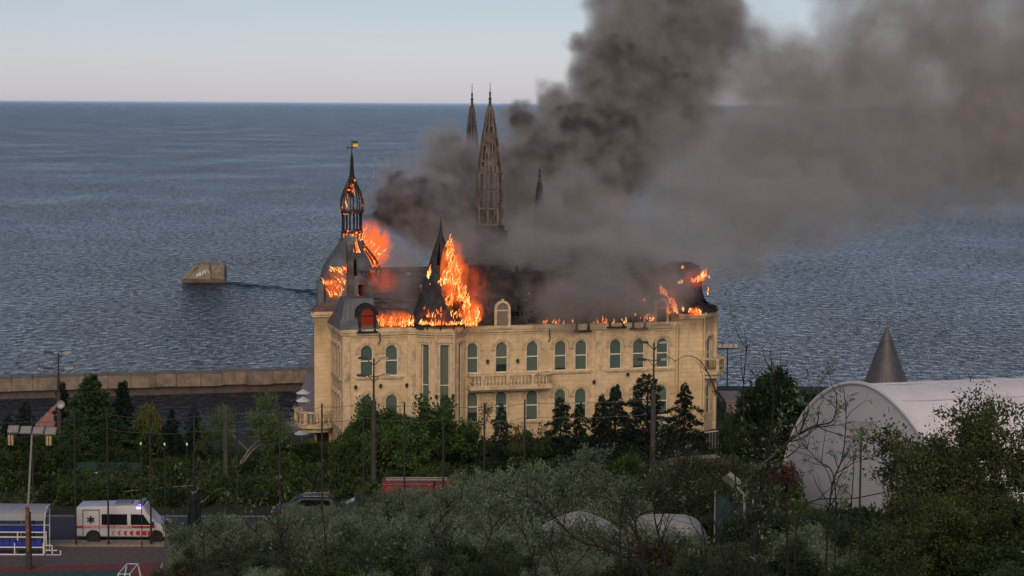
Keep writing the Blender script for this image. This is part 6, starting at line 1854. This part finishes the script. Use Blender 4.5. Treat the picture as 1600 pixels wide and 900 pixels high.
twig_tree([(1330, 800, 62), (1334, 730, 62), (1332, 700, 62)], .025, .008, 5, 7, 20, .14, 'short stem with a tuft of narrow leaves by the floodlight mast', 'leaf_silver', (.2, .4))
twig_tree([(1385, 820, 62), (1390, 760, 62), (1396, 735, 62)], .02, .005, 5, 8, 0, .1, 'leafless upright twig before the hall end')
twig_tree([(1250, 800, 64), (1340, 778, 64), (1420, 762, 64), (1480, 748, 64)], .03, .008, 9, 9, 10, .1, 'bare bough lying across the foot of the hall')
twig_tree([(1005, 895, 52), (1000, 850, 52), (994, 810, 52), (1040, 790, 52.3), (1078, 760, 52.5)], .06, .012, 14, 10, 22, .1, 'dark bent trunk crossing the flat-topped white tent')
twig_tree([(1042, 895, 54), (1030, 840, 54), (1022, 800, 54), (1018, 700, 54)], .05, .010, 14, 11, 20, .1, 'straight dark trunk in front of the flat-topped tent')
twig_tree([(1010, 898, 50), (960, 862, 50), (900, 842, 50), (855, 795, 50), (820, 775, 50)], .045, .010, 16, 12, 26, .1, 'long bough sweeping up across the rounded white tent')
twig_tree([(455, 898, 55), (440, 850, 55), (432, 800, 55), (434, 760, 55)], .035, .008, 10, 13, 26, .1, 'dark upright stem among the silver shrubs')
twig_tree([(470, 896, 56), (420, 850, 56), (390, 822, 56), (372, 800, 56)], .03, .007, 10, 14, 26, .1, 'slanting bare stem over the road edge')
twig_tree([(300, 885, 54), (350, 875, 54), (400, 872, 54), (460, 890, 54)], .035, .012, 9, 15, 14, .1, 'arched bare bough low among the shrubs')
twig_tree([(1105, 895, 58), (1096, 820, 58), (1070, 760, 58), (1060, 720, 58), (1055, 690, 58)], .035, .008, 12, 16, 12, .1, 'pale bare sapling below the dark castle conifers')
twig_tree([(1130, 870, 58), (1108, 790, 58), (1100, 740, 58), (1075, 705, 58), (1040, 690, 58)], .03, .007, 12, 17, 12, .1, 'twisting bare sapling before the dim fire engine')

for i in range(16):
    px = rg.uniform(1125, 1300); Y = rg.uniform(160, 182)
    put('shrub', hedge[rg.integers(0, 4)], 2.4, px, 640 + rg.uniform(-18, 20), Y, 'dark shrub along the shore past the castle', 'shrub', 'shore shrubs past the castle', 1.0, rg.uniform(0, 6.28), .3)

for i, (px, py, Y) in enumerate(((705, 832, 70), (612, 852, 66), (1480, 834, 70), (1560, 838, 66), (1395, 838, 72), (1090, 876, 60), (985, 868, 62), (500, 862, 64), (1240, 850, 66), (760, 872, 58), (1330, 872, 60))):
    put('shrub', thick[i % 3], 5.0, px, py, Y, 'dark rounded shrub among the lighter shrubs of the near slope', 'shrub', 'dark shrubs on the near slope', .8 + .1 * (i % 4), i * 1.3, .3)
nr = np.random.default_rng(404)
for i in range(15):
    px = 330 + i * 62 + nr.uniform(-20, 20); Y = nr.uniform(50, 56); ln = nr.uniform(-70, 90); tp_ = nr.uniform(70, 165)
    twig_tree([(px, 905, Y), (px + ln * .2, 905 - tp_ * .4, Y), (px + ln * .55, 905 - tp_ * .75, Y), (px + ln, 905 - tp_, Y)], nr.uniform(.022, .04), .006, 9, 300 + i, int(nr.uniform(4, 22)), .1, 'small nearly leafless sapling poking out of the shrubs along the bottom of the slope', ['leaf_silver', 'leaf_olive'][i % 2], (.3, .9))

# undergrowth on the ground
def undergrowth():
    rg = np.random.default_rng(5); n = 52000
    Y = rg.uniform(126, 172, n); px = rg.uniform(-60, 1660, n)
    Y[:9000] = rg.uniform(60, 118, 9000)
    X = (px - 800) / F_PX * Y
    keep = ~((Y > 119) & (Y < 131.8) & (Y < 131.4 + X * .02)) & ~((X < -13) & (Y > 104) & (Y < 122)) & ~((X > -13.5) & (X < 18) & (Y > 153.5)) & ~((X < -13) & (Y > 157) & (X > -26))
    X, Y = X[keep], Y[keep]; n = len(X)
    Z = np.array([ground_h(a, b) for a, b in zip(X, Y)])
    ok_ = Z > .5; X, Y, Z = X[ok_], Y[ok_], Z[ok_]; n = len(X)
    P = np.stack([X, Y, Z + rg.uniform(-.02, .25, n)], 1)
    D = rg.normal(size=(n, 3)) * .6 + np.array([0, 0, .6])
    o = link('undergrowth', leaf_mesh('undergrowth', P, D, .38, M['leaf_mid'], rg, .4))
    tag(o, 'rough dark green ground cover on the banks and slope', 'undergrowth', kind='stuff')
undergrowth()
